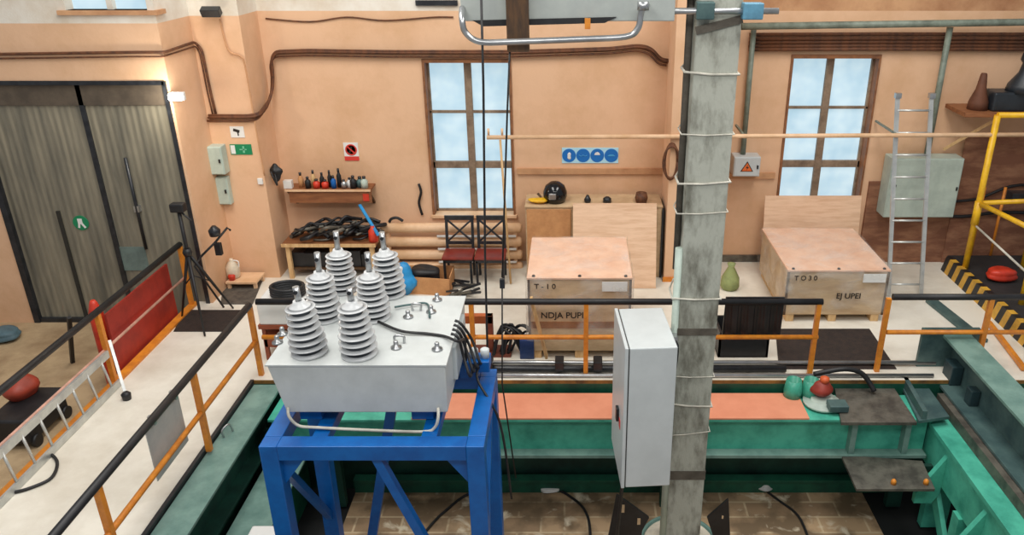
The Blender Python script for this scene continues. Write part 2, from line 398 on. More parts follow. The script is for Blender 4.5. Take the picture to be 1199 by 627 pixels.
MB().box(xm - 0.035, xm + 0.035, YG + 0.03, YG + 0.06, ZL + 0.05, GZ).build('gate_astragal', 'blackm', g)
rx = P(150, 200, Y=YG).x
MB().tube([(rx, YG + 0.0, P(145, 185, Y=YG).z), (rx, YG + 0.0, P(165, 292, Y=YG).z)], 0.025).build('gate_bolt_rod', 'blackm', g)
MB().box(rx - 0.04, rx + 0.04, YG - 0.02, YG + 0.06, 1.55, 1.65).build('lock_plate', 'steel', g)
wz = MB()
wz.box(rx - 0.45, rx - 0.05, YG + 0.045, YG + 0.06, 0.55, 0.95)
wz.build('repair_patch', mat('blue_grey_patch', (110, 128, 122), 0.5), g)
c = P(95, 261, Y=YG + 0.06)
sg = tag(MB().lathe([(0.12, 0), (0.12, 0.012)], c, tilt=(PI / 2, 0, 0)).build('safety_sign', 'sgreen'), 'small round green sign with a white figure on the steel gate', 'sign')
s2 = MB(); s2.box(c.x - 0.04, c.x + 0.03, c.y - 0.017, c.y - 0.012, c.z - 0.02, c.z + 0.07); s2.bar((c.x - 0.04, c.y - 0.015, c.z - 0.08), (c.x - .02, c.y - 0.015, c.z), 0.03, 0.006, (0, 1, 0)); s2.bar((c.x + 0.06, c.y - 0.015, c.z - 0.08), (c.x + .01, c.y - 0.015, c.z), 0.03, 0.006, (0, 1, 0))
s2.build('pictogram', 'white', sg)

# walkway edge stripe and pit kerb lines
struct('trim_7', MB().box(-6.12, -6.0, 3, YG, 0, 0.035), 'orange')
struct('trim_8', MB().box(PX0 - 0.03, PX0 + 0.015, 2.5, PY1, -0.3, 0.008), 'blackm')

# ================================================================ PIT STEELWORK
# left crane-runway beam
r = thing('girder', (-4.05, 6, -0.75), 'pale teal steel girder along the left edge of the pit, beside the railing', 'steel beam', None)
MB().box(-4.245, -3.87, 2.6, 9.1, -0.075, -0.04).build('top_flange', 'tealg', r, 0.004)
MB().box(-4.24, -4.18, 2.6, 9.1, -0.72, -0.075).build('web', 'pitgreen', r)
MB().box(-4.24, -4.0, 2.6, 9.1, -0.76, -0.72).build('bottom_flange', 'pitgreen', r, 0.004)
for yy in (3.5, 6.0, 8.6): MB().box(-4.2, -4.0, yy, yy + 0.2, ZP - 0.05, -0.76).build('support_post', 'pitgreen', r)
g2 = thing('girder', (-3.65, 6, ZP), 'grey-green steel girder standing lower in the pit, just left of the blue stand', 'steel beam')
MB().box(-3.92, -3.45, 2.6, 9.0, -0.78, -0.75).build('top_flange', 'tealg', g2, 0.004)
MB().box(-3.7, -3.66, 2.6, 9.0, ZP, -0.78).build('web', 'green', g2)
q = P(268, 508, Z=-0.04)
hk = MB(); hk.tube(arc([(q.x - 0.03, q.y - 0.08, -0.04), (q.x - 0.03, q.y - 0.08, 0.06), (q.x + 0.02, q.y, 0.09), (q.x + 0.03, q.y + .05, -0.04)]), 0.012)
hk.build('lifting_eye', 'steel', r)
# far girder across the pit with the salmon walkway board
zb = -0.14
r = thing('girder', (1.0, 8.8, -0.72), 'long teal steel girder crossing the far side of the pit under the salmon board', 'steel beam')
xg0, xg1 = -3.86, 4.56
MB().box(xg0, xg1, 8.46, 9.04, -0.2, -0.165).build('top_flange', 'teal', r, 0.004)
MB().box(xg0, xg1, 8.56, 8.6, -0.68, -0.2).build('web', 'teal', r)
MB().box(xg0, xg1, 8.42, 8.8, -0.73, -0.68).build('bottom_flange', 'tealg', r, 0.004)
for px in (1000, 1062):
    x = P(px, 515, Y=8.5).x; MB().box(x - 0.07, x, 8.44, 8.56, -0.68, -0.2).build('stiffener', 'tealg', r)
for x in (-3.3, 1.2, 4.3): MB().box(x, x + 0.2, 8.7, 8.8, ZP, -0.73).build('support_post', 'pitgreen', r)
tag(MB().box(P(500, 490, Z=zb).x - 0.2, P(948, 490, Z=zb).x, 8.46, 9.05, -0.165, zb).build('walkway_board', 'salmon', bevel=0.004), 'long flat salmon painted board lying on the teal girder behind the column', 'board')
# dark lower girder further down
r = thing('girder', (0.5, 8.7, ZP), 'low dark green girder close to the paving blocks under the salmon board', 'steel beam')
MB().box(-3.05, 4.4, 9.0, 9.03, ZP, -1.55).build('web', 'green', r)
MB().box(-3.05, 4.4, 8.96, 9.1, -1.55, -1.51).build('top_flange', 'green', r)

# right runway beam
X0, X1 = 5.02, 5.4
r = thing('crane_runway_beam', (5.2, 6.5, -0.1), 'large grey-green steel runway beam running towards the lower right corner', 'steel beam')
MB().box(X0, X1, 3, 9.5, 0.46, 0.5).build('top_flange', 'tealg', r, 0.004)
MB().box(5.19, 5.23, 3, 9.5, -0.06, 0.46).build('web', 'tealm', r)
MB().box(X0 - 0.1, X1, 3, 9.5, -0.1, -0.06).build('bottom_flange', 'tealm', r, 0.004)
MB().box(4.74, 5.52, 9.5, 9.56, -0.12, 0.58).build('end_plate', 'tealm', r, 0.004)
dks = mat('dark_slate_steel', (40, 62, 66), 0.5)
MB().box(5.03, 5.18, 9.1, 9.35, -0.06, 0.22).build('buffer', dks, r, 0.01); MB().box(5.06, 5.18, 8.6, 8.75, -0.06, 0.16).build('buffer', dks, r, 0.01)
# lower green box beam with gussets
r = thing('support_frame', (4.9, 6, ZP), 'bright teal welded support frame under the runway beam at lower right', 'steel frame')
MB().box(4.58, 5.25, 3, 8.7, -0.32, -0.26).build('top_plate', 'teal', r, 0.004)
MB().box(4.6, 4.66, 3, 8.7, -0.85, -0.32).build('side_plate', 'teal', r, 0.004)
MB().bar((4.63, 8.4, -0.8), (4.63, 7.5, -1.72), 0.06, 0.16).build('diagonal_brace', 'teal', r)
MB().bar((4.63, 6.8, -0.8), (4.63, 7.45, -1.72), 0.06, 0.16).build('diagonal_brace', 'teal', r)
MB().box(4.55, 4.7, 7.4, 7.56, ZP, -0.84).build('support_post', 'teal', r)
MB().box(4.84, 4.97, 2.9, 9.0, -0.26, -0.11).build('rail_block', 'dsteel', r, 0.004)
for yy in (8.0, 7.0, 6.0):
    x = 4.6
    MB().prism([(x, yy, -0.4), (x - 0.3, yy, -0.95), (x - 0.3, yy, -1.1), (x - 0.08, yy, -1.1), (x, yy, -0.95)], (0, 0.07, 0)).build('gusset', 'teal', r)
MB().box(4.62, 4.95, 8.3, 8.42, ZP, -0.32).build('support_post', 'teal', r)
MB().box(4.62, 4.95, 5, 5.2, ZP, -0.32).build('support_post', 'teal', r)
# landing plates
def plate(name, pts, z, th, m, lab, cat='metal plate', g_=None):
    mb = MB(); poly = [P(a, b, Z=z) for a, b in pts]
    mb.prism([Vector((p.x, p.y, z - th)) for p in poly], (0, 0, th)); return tag(mb.build(name, m, bevel=0.004), lab, cat, g_)
pl = plate('landing_plate', [(985, 495), (1074, 495), (1042, 447), (976, 447)], -0.12, 0.045, 'dsteel', 'dark worn steel plate lying on the girder beside the red valve')
plate('landing_plate', [(1076, 493), (1112, 488), (1088, 455), (1056, 452)], -0.12, 0.045, 'tealm', 'pale grey-green steel plate between the dark plate and the runway beam')
pl = plate('landing_plate', [(1003, 573), (1095, 573), (1080, 540), (985, 533)], -0.7, 0.04, 'dsteel', 'brownish steel plate low in the pit below the other plates')
for px, py in ((1046, 567), (1084, 567)):
    q = P(px, py, Z=-0.7); MB().lathe([(0.035, 0), (0.03, 0.05), (0.012, 0.07)], q, 16).build('bolt_cap', 'orange', pl)
MB().box(3.6, 4.6, 8.28, 8.34, -0.84, -0.745).build('carrier', 'pitgreen', pl)
# angle bar between plates
q0, q1 = P(1058, 448, Z=-0.1), P(1082, 490, Z=-0.1)
tag(MB().bar((q0.x, q0.y, -0.06), (q1.x, q1.y, -0.06), 0.06, 0.12).build('angle_bar', 'tealm'), 'short grey-green angle bar standing between the two upper plates', 'steel bar')
# red valve on flange
q = P(963, 474, Z=zb)
r = thing('valve', q, 'small red valve on a grey flange at the end of the salmon board', 'valve')
MB().lathe([(0.24, 0), (0.24, 0.03), (0.14, 0.03), (0.14, 0.06)], (q.x, q.y + .04, zb), 24).build('flange', 'cabg', r)
MB().blob((q.x, q.y + 0.1, zb + 0.17), 0.15, 0.11, 0.11, 4, 0.06).build('valve_body', mat('dull_red_valve', (150, 52, 38), 0.5), r)
MB().lathe([(0.04, 0), (0.06, 0.04), (0.06, 0.08), (0.02, 0.1)], (q.x + 0.02, q.y + 0.1, zb + 0.26), 16).build('valve_knob', mat('orange_red_knob', (214, 96, 50), 0.5), r)
MB().box(q.x + 0.02, q.x + 0.26, q.y - 0.24, q.y - 0.06, zb + 0.03, zb + 0.12).build('junction_block', 'tealm', r, 0.01)
# teal cups
for px, w, lab in ((924, 0.16, 'left of two sea-green plastic buckets behind the salmon board'), (944, 0.16, 'right of two sea-green plastic buckets behind the salmon board')):
    q = P(px, 458, Z=-0.165)
    w = 0.115; pr = [(w, 0), (w * 1.05, 0.1), (w * 0.85, 0.27), (w * 0.78, 0.27), (w * 0.9, 0.04)]
    tag(MB().lathe(pr, (q.x, 8.99, -0.165), 28).build('bucket', 'cup'), lab, 'bucket', 'sea-green buckets')

# ================================================================ RAILINGS
def railing(name, label, pts, posts, top, midz, z0=0, r_top=0.043, r_mid=0.032, group='pit railings', split=None):
    rt = thing(name, (pts[0][0], pts[0][1], z0), label, 'railing')
    MB().tube([(x, y, top) for x, y in pts], r_top, 12).build('handrail', 'black', rt)
    if midz: MB().tube([(x, y, midz) for x, y in pts], r_mid, 10).build('middle_rail', 'orange', rt)
    for x, y in posts: MB().box(x - 0.03, x + 0.03, y - 0.03, y + 0.03, z0, top - 0.02).build('post', 'orange', rt)
    return rt
XR, YR = -4.2, 9.28
railing('railing', 'long railing with black handrail and orange posts along the left side of the pit', [(XR, 3.0), (XR, YR)],
        [(XR, 3.6), (XR, P(130, 627, X=XR).y + 0.0), (XR, P(246, 530, X=XR).y), (XR, YR)], 1.05, 0.52)
# far railing, left run
xa = P(540, 440, Y=YR).x
px_ = lambda p: P(p, 400, Y=YR).x
railing('railing', 'railing with black handrail and orange posts along the far pit edge', [(XR + 0.1, YR), (px_(957), YR)],
        [(px_(554), YR), (px_(686), YR), (px_(953), YR)], 1.1, 0.58)
rt = railing('railing', 'short right-hand railing section with black handrail above the runway beam', [(px_(1040), YR + 0.1), (px_(1199) + 0.6, YR + 0.1)],
        [(px_(1036), YR + 0.1), (px_(1155), YR + 0.1)], 1.12, 0.6)
# left walkway railing to the lower bay
XQ = -6.07
railing('railing', 'railing between the walkway and the lower bay before the steel gate', [(XQ, 3.0), (XQ, 11.42)], [(XQ, 5.0), (XQ, P(130, 430, X=XQ).y), (XQ, 11.4)], 1.05, None)
mr = MB().tube([(XQ - .02, 3.0, 0.5), (XQ - .02, 11.42, 0.5)], 0.02).build('guard_cable', mat('pale_pink_cable', (222, 170, 150), 0.6))
tag(mr, 'thin pale cord running along the left walkway railing past the red board', 'cord')

# red board beside the rail
y0 = P(140, 432, X=-6.16).y
tag(MB().box(-6.19, -6.155, y0, 11.1, 0.0, 0.86).build('panel_board', 'red', bevel=0.004), 'large red board propped against the walkway railing before the gate', 'board')
q = P(112, 365, X=-6.25)
fe = thing('fire_bucket', (-6.35, q.y, ZL), 'bright red narrow canister standing behind the near end of the red board', 'canister')
MB().lathe([(0.08, 0), (0.09, 0.05), (0.09, 1.15), (0.05, 1.3), (0.03, 1.34)], (-6.4, 9.55, ZL), 24).build('body', 'redb', fe)
# grey sheet hanging on the left pit railing
pp = [P(172, 512, X=XR - 0.06), P(210, 468, X=XR - 0.06), P(217, 503, X=XR - 0.06), P(182, 553, X=XR - 0.06)]
ym, yn = min(p.y for p in pp), max(p.y for p in pp)
hs = thing('hanging_sheet', (XR - 0.05, (ym + yn) / 2, 0.3), 'pale grey sheet hanging below the handrail of the left pit railing', 'sheet')
MB().box(XR - 0.07, XR - 0.062, pp[0].y, pp[1].y, 0.33, 0.98).build('sheet', 'plate', hs)
MB().box(XR - 0.075, XR - 0.01, pp[0].y + .1, pp[0].y + .14, 0.95, 1.05).build('hook', 'steel', hs)
MB().box(XR - 0.075, XR - 0.01, pp[1].y - .14, pp[1].y - .1, 0.95, 1.05).build('hook', 'steel', hs)
# black cover on far rail
bc = MB(); x0, x1 = P(848, 380, Y=YR).x, P(916, 380, Y=YR).x
n = 18; top_ = []; 
for i in range(n):
    a0 = x0 + (x1 - x0) * i / n; a1 = x0 + (x1 - x0) * (i + 1) / n; d0 = 0.03 * math.sin(i * 1.3); d1 = 0.03 * math.sin((i + 1) * 1.3)
    bc.prism([(a0, YR + 0.07 + d0, 0.52), (a1, YR + 0.07 + d1, 0.52), (a1, YR + 0.02, 1.15), (a0, YR + 0.02, 1.15)], (0, 0.03, 0))
tag(bc.build('cloth_cover', 'black'), 'black cloth draped over the far railing right of the concrete column', 'cloth')

# ================================================================ PIPES ALONG THE PIT EDGE
for (y, z, r_, m, x0, x1, lab) in ((9.52, 0.05, 0.032, 'steel', -3.9, 5.0, 'bright steel pipe lying along the pit edge, the farthest of three'),
                                (9.36, 0.05, 0.05, 'blackm', -3.9, 2.9, 'thick black pipe lying along the pit edge between two steel pipes'),
                                (9.215, 0.03, 0.028, 'steel', -3.9, 4.85, 'thin steel pipe lying at the very edge of the pit, nearest of three')):
    tag(MB().tube([(x0, y, z), (x1, y, z)], r_, 12).build('pipe', m), lab, 'pipe')
struct('trim_9', MB().box(PX0, PX1, PY1 - 0.015, PY1 - 0.0005, -0.05, -0.001), mat('yellow_kerb_strip', (150, 108, 50), 0.6, col2=(90, 66, 40), scale=3))
struct('trim_10', MB().box(PX0, PX1, PY1 - 0.02, PY1 - 0.001, -0.32, -0.05), 'green')

# ================================================================ COLUMN
cx0, cx1, cy0, cy1 = 1.11, 1.52, 7.4, 7.86
r = thing('column', ((cx0 + cx1) / 2, (cy0 + cy1) / 2, ZP), 'tall square grey concrete column standing in the pit right of centre', 'column')
MB().box(cx0, cx1, cy0, cy1, ZP + 0.37, TOP + 0.3).build('shaft', 'conc', r, 0.02)
for y0_, y1_ in ((385, 393), (552, 562)):
    MB().box(cx0 - 0.004, cx1 + 0.004, cy0 - 0.006, cy1, P(800, y1_, Y=cy0).z, P(800, y0_, Y=cy0).z).build('dark_band', 'concd', r)
MB().tube([(cx0 - 0.03, cy0 + 0.03, ZP + 0.38), (cx0 - 0.03, cy0 + 0.03, 2.6)], 0.04).build('conduit', 'cabg', r)
MB().tube([(cx0 - 0.03, cy0 + 0.2, 2.3), (cx0 - 0.03, cy0 + 0.2, TOP)], 0.035).build('conduit', 'concd', r)
for i, (ya, yb) in enumerate(((84, 87), (157, 157), (215, 213), (250, 248), (349, 350), (440, 441), (472, 476), (510, 505))):
    za, zb_ = P(800, ya, Y=cy0).z, P(800, yb, Y=cy0).z; e = 0.012
    pts = [(cx0 - 0.08, cy0 - e, za), ((cx0 + cx1) / 2 - .05, cy0 - e, (za + zb_) / 2 - 0.012), (cx1 + e, cy0 - e, zb_), (cx1 + e, cy1 + e, zb_), (cx0 - e, cy1 + e, za), (cx0 - 0.08, cy1 * .5 + cy0 * .5, za), (cx0 - 0.08, cy0 - e, za)]
    MB().tube(pts, 0.011 if i in (0, 2, 4, 6) else 0.007, 8).build('wire_tie', 'rope', r)
b = MB(); z = P(830, 12, Y=cy0).z
MB().tube([(cx0 - 0.5, cy0 - 0.07, z), (cx1 + 0.3, cy0 - 0.07, z)], 0.028).build('cross_tube', 'steel', r)
MB().box(cx0 - 0.02, cx0 + 0.14, cy0 - 0.12, cy0 - 0.005, z - 0.07, z + 0.08).build('clamp', 'tealm', r, 0.01)
MB().box(cx1 - 0.02, cx1 + 0.16, cy0 - 0.12, cy0 - 0.005, z - 0.07, z + 0.07).build('clamp', mat('pale_blue_clamp', (96, 150, 176), 0.4), r, 0.01)
MB().bar((cx0, cy0 - 0.012, P(820, 36, Y=cy0).z), (cx1, cy0 - 0.012, P(860, 22, Y=cy0).z), 0.02, 0.07).build('diagonal_strap', 'concd', r)
# round base around column
cc = (1.31, 7.62)
r2 = thing('round_pedestal', (cc[0], cc[1], ZP), 'pale round pedestal with a steel rim around the foot of the column', 'pedestal')
MB().lathe([(0.44, 0), (0.44, 0.36), (0.43, 0.37)], (cc[0], cc[1], ZP), 48).build('drum', mat('pale_pedestal', (224, 212, 192), 0.6), r2)
MB().lathe([(0.44, 0.34), (0.475, 0.34), (0.475, 0.4), (0.44, 0.4), (0.44, 0.36)], (cc[0], cc[1], ZP), 48).build('rim', 'tealg', r2)
# black perforated brackets
def bracket(poly, holes, lab):
    y = 7.35; pts = [P(a, b, Y=y) for a, b in poly]; mb = MB(); mb.prism(pts, (0, 0.03, 0))
    zm = min(p.z for p in pts)
    o = mb.build('bracket', 'black'); tag(o, lab, 'bracket')
    MB().box(min(p.x for p in pts), max(p.x for p in pts), y - 0.1, y + 0.13, ZP, ZP + 0.03).build('base_flange', 'black', o)
    for a, b, w, h in holes:
        q = P(a, b, Y=y - 0.003); MB().box(q.x - w, q.x + w, q.y - 0.006, q.y, q.z - h, q.z + h).build('hole_patch', 'crate', o)  # tan patches standing in for the holes through the plate
bz = P(700, 640, Y=7.35).z
bracket([(708, 650), (722, 580), (737, 590), (760, 607), (752, 622), (748, 650)], [(729, 596, 0.022, 0.055), (748, 611, 0.018, 0.045)], 'black triangular bracket plate left of the column foot below the grey cabinet')
bracket([(828, 607), (853, 585), (856, 650), (842, 650)], [(846, 606, 0.01, 0.02)], 'black triangular bracket plate right of the column foot')

# grey cabinet on the column
ang = math.radians(4)
zc0, zc1 = 0.34, 1.95; fy = 6.53; by = 7.38
xl, xr_ = 0.475, 0.965
r = thing('control_cabinet', ((xl + xr_) / 2, (fy + by) / 2, zc0), 'tall light grey steel control cabinet mounted on the left side of the column', 'cabinet')
rot = (0, 0, ang); ab = ((xl + xr_) / 2, (fy + by) / 2, 1)
MB().box(xl + 0.035, xr_, fy, by, zc0, zc1, rot, ab).build('body', 'cab', r, 0.012)
d = MB().box(xl - 0.01, xl + 0.025, fy - 0.005, by + 0.005, zc0 - 0.005, zc1 + 0.005, rot, ab).build('door', 'cab', r, 0.008)
MB().box(xl + 0.024, xl + 0.036, fy + 0.01, by, zc0 + 0.01, zc1 - 0.01, rot, ab).build('seal', 'black', r)
MB().box(xl - 0.04, xl - 0.011, fy + 0.28, fy + 0.36, 0.95, 1.1, rot, ab).build('door_handle', 'blackm', d, 0.006)
MB().box(xl - 0.014, xl - 0.01, fy + 0.18, fy + 0.26, 0.92, 1.02, rot, ab).build('warning_label', 'sred', d)
MB().tube(arc([(0.9, 7.05, 1.7), (1.05, 7.0, 1.72), (1.02, 7.02, 1.1), (1.04, 7.1, 0.4)]), 0.02).build('cable', 'black', r)
MB().box(0.98, 1.1, 7.3, 7.5, 0.6, 0.75).build('mounting_bracket', 'steel', r); MB().box(0.98, 1.1, 7.3, 7.5, 1.5, 1.65).build('mounting_bracket', 'steel', r)
MB().tube(arc([(1.0, 7.25, 1.05), (1.05, 7.18, 0.75), (1.02, 7.2, 0.4), (1.06, 7.3, 0.5), (1.07, 7.3, 1.0)]), 0.025).build('cable', 'black', r)
MB().tube([(0.75, 6.9, 0.34), (0.75, 6.9, 0.2)], 0.03).build('cable_gland', 'black', r)
MB().tube(arc([(0.55, 6.9, 0.34), (0.54, 6.95, 0.0), (0.5, 7.1, -1.0), (0.45, 7.2, -1.6)]), 0.02).build('cable', 'black', r)

# overhead grey trunking with batten, bar and pendant cables
yb = 7.3; a = P(540, 25, Y=yb); b2 = P(790, 20, Y=yb)
r = thing('overhead_cabinet', ((a.x + b2.x) / 2, yb + .2, a.z), 'long grey steel cabinet hanging high beside the top of the column', 'cabinet')
MB().box(a.x, b2.x, yb, yb + 0.45, a.z, TOP).build('body', mat('overhead_cabinet_paint', (176, 182, 176), 0.45, col2=(164, 170, 166), scale=3), r, 0.01)
q0, q1 = P(555, 30, Y=yb - .02), P(720, 22, Y=yb - .02)
MB().prism([P(553, 24, Y=yb - .02), P(566, 31, Y=yb - .02), P(708, 27, Y=yb - .02), P(722, 20, Y=yb - .02), P(680, 21, Y=yb - .02)], (0, 0.35, 0)).build('under_tray', 'black', r)
q = P(688, 27, Y=yb - 0.05); MB().box(q.x - 0.025, q.x + 0.025, yb - 0.07, yb - 0.03, q.z - 0.05, q.z + 0.04).build('cable_tag', 'orange', r)
MB().box(P(593, 30, Y=7.18).x, P(619, 30, Y=7.18).x, 7.18, 7.29, P(600, 61, Y=7.18).z, TOP).build('wooden_batten', 'woodd', r)
yt = 7.1
MB().tube(arc([P(541, 10, Y=yt + .2), P(541, 22, Y=yt), P(545, 38, Y=yt), P(562, 49, Y=yt), P(600, 49, Y=yt), P(680, 46, Y=yt), P(733, 43, Y=yt), P(747, 33, Y=yt), P(750, 18, Y=yt), P(753, 8, Y=yt), P(757, 6, Y=yt + .2)], 5), 0.027, 12).build('bent_bar', 'steel', r)
MB().lathe([(0.05, -.02), (0.05, 0.05)], P(753, 9, Y=yt), 16).build('bar_end', 'steel', r)
MB().box(b2.x, cx0 + 0.05, yb + 0.12, yb + 0.4, b2.z + 0.15, b2.z + 0.3).build('column_bracket', 'steel', r)
t = thing('pendant_cable', P(565, 200, Y=7.1), 'long thin black pendant cable hanging in front of the left window down to the pit', 'cable')
MB().tube([P(563, -20, Y=7.1), P(566, 100, Y=7.1), P(568, 300, Y=7.15), P(572, 460, Y=7.2), P(574, 620, Y=7.25)], 0.011, 8).build('cord', 'black', t)
t = thing('pendant_cable', P(590, 200, Y=7.1), 'thin black pendant cable with a small switch hanging beside the left window edge', 'cable')
MB().tube([P(597, 58, Y=7.2), P(594, 130, Y=7.2), P(588, 325, Y=7.2)], 0.009, 8).build('cord', 'black', t)
MB().box(*(lambda q: (q.x - 0.025, q.x + 0.025, q.y - 0.02, q.y + 0.02, q.z - 0.07, q.z + 0.03))(P(588, 330, Y=7.2))).build('switch_box', 'blackm', t, 0.006)
MB().tube([P(588, 335, Y=7.2), P(588, 450, Y=7.25), P(604, 560, Y=7.3)], 0.008, 8).build('cord', 'black', t)

# ================================================================ BLUE STAND
ZS = 1.4
fl = P(303, 522, Z=ZS); fr_ = P(566, 527, Z=ZS); rr = P(572, 432, Z=ZS)
sx0, sx1, sy0, sy1 = fl.x, fr_.x, fl.y - 0.02, rr.y
t_ = 0.16
r = thing('equipment_stand', ((sx0 + sx1) / 2, (sy0 + sy1) / 2, ZP), 'blue welded steel stand rising from the pit under the grey switchgear tank', 'stand')
for (x, y) in ((sx0, sy0), (sx1 - t_, sy0), (sx0, sy1 - t_), (sx1 - t_, sy1 - t_)):
    MB().box(x, x + t_, y, y + t_, ZP, ZS - 0.001).build('leg', 'blue', r, 0.008)
MB().box(sx0 + t_, sx1 - t_, sy0, sy0 + t_, ZS - 0.15, ZS).build('top_rail', 'blue', r, 0.006)
MB().box(sx0 + t_, sx1 - t_, sy1 - t_, sy1, ZS - 0.15, ZS).build('top_rail', 'blue', r, 0.006)
MB().box(sx0, sx0 + t_, sy0 + t_, sy1 - t_, ZS - 0.15, ZS).build('top_rail', 'blue', r, 0.006)
MB().box(sx1 - t_, sx1, sy0 + t_, sy1 - t_, ZS - 0.15, ZS).build('top_rail', 'blue', r, 0.006)
cxm = (sx0 + sx1) / 2
MB().bar((cxm, sy0 + 0.08, ZS - 0.12), (sx1 - 0.3, sy0 + 0.08, ZP + 1.2), 0.08).build('diagonal_brace', 'blue', r)
MB().bar((sx1 - .08, sy0 + 0.1, ZP + 1.3), (sx1 - .08, sy1 - 0.1, ZS - 0.2), 0.07).build('diagonal_brace', 'blue', r)
MB().bar((cxm - 0.05, sy1 - 0.08, ZS - 0.12), (sx0 + 0.45, sy1 - 0.08, ZP + 0.8), 0.1).build('diagonal_brace', 'blue', r)
MB().bar((sx0 + .08, sy0 + 0.1, ZS - .2), (sx0 + .08, sy1 - 0.1, ZP + 1.3), 0.07).build('diagonal_brace', 'blue', r)
for y in (sy0, sy1 - t_): MB().box(sx0 + t_, sx1 - t_, y + 0.03, y + 0.12, ZP + 0.9, ZP + 1.0).build('lower_rail', 'blue', r, 0.006)
for x in (sx0 + 0.42, sx1 - 0.58):
    MB().box(x, x + 0.14, sy0 + t_, sy1 - t_, ZS - 0.12, ZS - 0.01).build('cross_bearer', 'blue', r, 0.006)
def gus(x, s, y): return MB().prism([(x, y, ZS - 0.15), (x + s * 0.22, y, ZS - 0.15), (x, y, ZS - 0.45)], (0, 0.02, 0))
gus(sx0 + t_, 1, sy0 + 0.07).build('corner_gusset', 'blue', r); gus(sx1 - t_, -1, sy0 + 0.07).build('corner_gusset', 'blue', r)
# upright bracket at rear right
MB().box(sx1 - 0.36, sx1 - 0.2, sy1 - t_ - 0.04, sy1 - 0.02, ZS, ZS + 0.16).build('mounting_bracket', 'blue', r, 0.006)

# ================================================================ SWITCHGEAR TANK
zt0, zt1 = ZS + 0.13, 2.045
A = P(312, 427, Z=zt1); B = P(520, 430, Z=zt1); Dk = P(545, 347, Z=zt1)
tx0, tx1, ty0, ty1 = A.x, B.x, A.y, Dk.y
r = thing('high_voltage_switchgear', ((tx0 + tx1) / 2, (ty0 + ty1) / 2, ZS), 'light grey switchgear tank with six ribbed bushings on the blue stand', 'switchgear')
mb = MB(); ins = 0.1
bot = [(tx0 + ins, ty0 + 0.02, zt0), (tx1 - 0.01, ty0 + 0.02, zt0), (tx1 - 0.01, ty1 - 0.1, zt0), (tx0 + ins, ty1 - 0.1, zt0)]
top_ = [(tx0, ty0, zt1 - 0.02), (tx1, ty0, zt1 - 0.02), (tx1, ty1, zt1 - 0.02), (tx0, ty1, zt1 - 0.02)]
bv = [mb.bm.verts.new(p) for p in bot + top_]
for qd in ((3, 2, 1, 0), (4, 5, 6, 7), (0, 1, 5, 4), (1, 2, 6, 5), (2, 3, 7, 6), (3, 0, 4, 7)): mb._f([bv[i] for i in qd])
mb.build('tank', 'tank', r, 0.012)
MB().box(tx0 - 0.015, tx1 + 0.015, ty0 - 0.01, ty1 + 0.01, zt1 - 0.02, zt1).build('lid', 'tank', r, 0.005)
for x in (tx0 + 0.18, tx1 - 0.36):
    for y in (ty0 + 0.1, sy1 - 0.35):
        MB().box(x, x + 0.2, y, y + 0.22, ZS, zt0).build('mounting_foot', 'blue', r, 0.006)
def bushing(base, studtop, porctop):
    b = P(*base, Z=zt1); y = b.y
    hp = P(porctop[0], porctop[1], Y=y).z - zt1
    hs_ = P(studtop[0], studtop[1], Y=y).z - zt1
    dx = (P(*studtop, Y=y).x - b.x)
    lean = math.atan2(dx, hs_)
    lean = max(-0.1, min(0.1, lean))
    R = 0.16; pr = [(0.16, 0), (0.16, 0.025), (0.112, 0.03)]
    n = 7; h0 = 0.03; step = (hp - 0.06 - h0) / n
    for i in range(n):
        z = h0 + i * step; rr_ = R * (1.06 if i < 3 else 0.98) - (0.004 * i); nk = rr_ - 0.05
        pr += [(nk, z), (nk, z + step * 0.72), (rr_ - 0.008, z + step * 0.74), (rr_, z + step * 0.8), (rr_ - 0.004, z + step * 0.9), (nk + 0.006, z + step * 0.99)]
    zt = h0 + n * step
    pr += [(0.1, zt), (0.09, zt + 0.012), (0.055, zt + 0.04), (0.05, hp)]
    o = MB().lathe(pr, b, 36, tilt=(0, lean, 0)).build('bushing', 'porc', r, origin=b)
    R3 = Euler((0, lean, 0)).to_matrix()
    # necks coloured darker, putting shade into the gaps between the sheds
    for f in o.data.polygons: pass
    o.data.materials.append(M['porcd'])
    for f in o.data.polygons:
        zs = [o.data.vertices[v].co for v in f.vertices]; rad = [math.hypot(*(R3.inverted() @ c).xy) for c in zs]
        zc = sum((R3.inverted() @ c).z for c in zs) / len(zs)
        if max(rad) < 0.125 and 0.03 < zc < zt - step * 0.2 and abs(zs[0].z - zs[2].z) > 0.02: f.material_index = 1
    s0 = b + R3 @ Vector((0, 0, hp - 0.01)); s1 = b + R3 @ Vector((0, 0, hs_))
    st = MB().tube([s0, s1], 0.029, 16).build('terminal_stud', 'steel', o)
    MB().tube([s1 - (s1 - s0) * 0.3 - Vector((0, 0.04, 0)), s1 - (s1 - s0) * 0.3 - Vector((0, 0.02, 0))], 0.018, 12).build('stud_bolt', 'blackm', o)
for a in (((363, 413), (346, 336), (349, 352)), ((421, 415), (409, 337), (410, 352)),
          ((380, 373), (371, 296), (373, 318)), ((438, 372), (430, 296), (431, 318)),
          ((401, 340), (393, 271), (395, 292)), ((457, 345), (447, 272), (449, 292))):
    bushing(*a)
for px, py in ((464, 408), (478, 372), (505, 366), (512, 410), (325, 402), (331, 392), (512, 352)):
    q = P(px, py, Z=zt1)
    m_ = MB(); m_.lathe([(0.05, 0), (0.05, 0.015), (0.022, 0.02), (0.022, 0.07), (0.014, 0.08)], q, 14); m_.build('lid_fitting', 'steel', r)
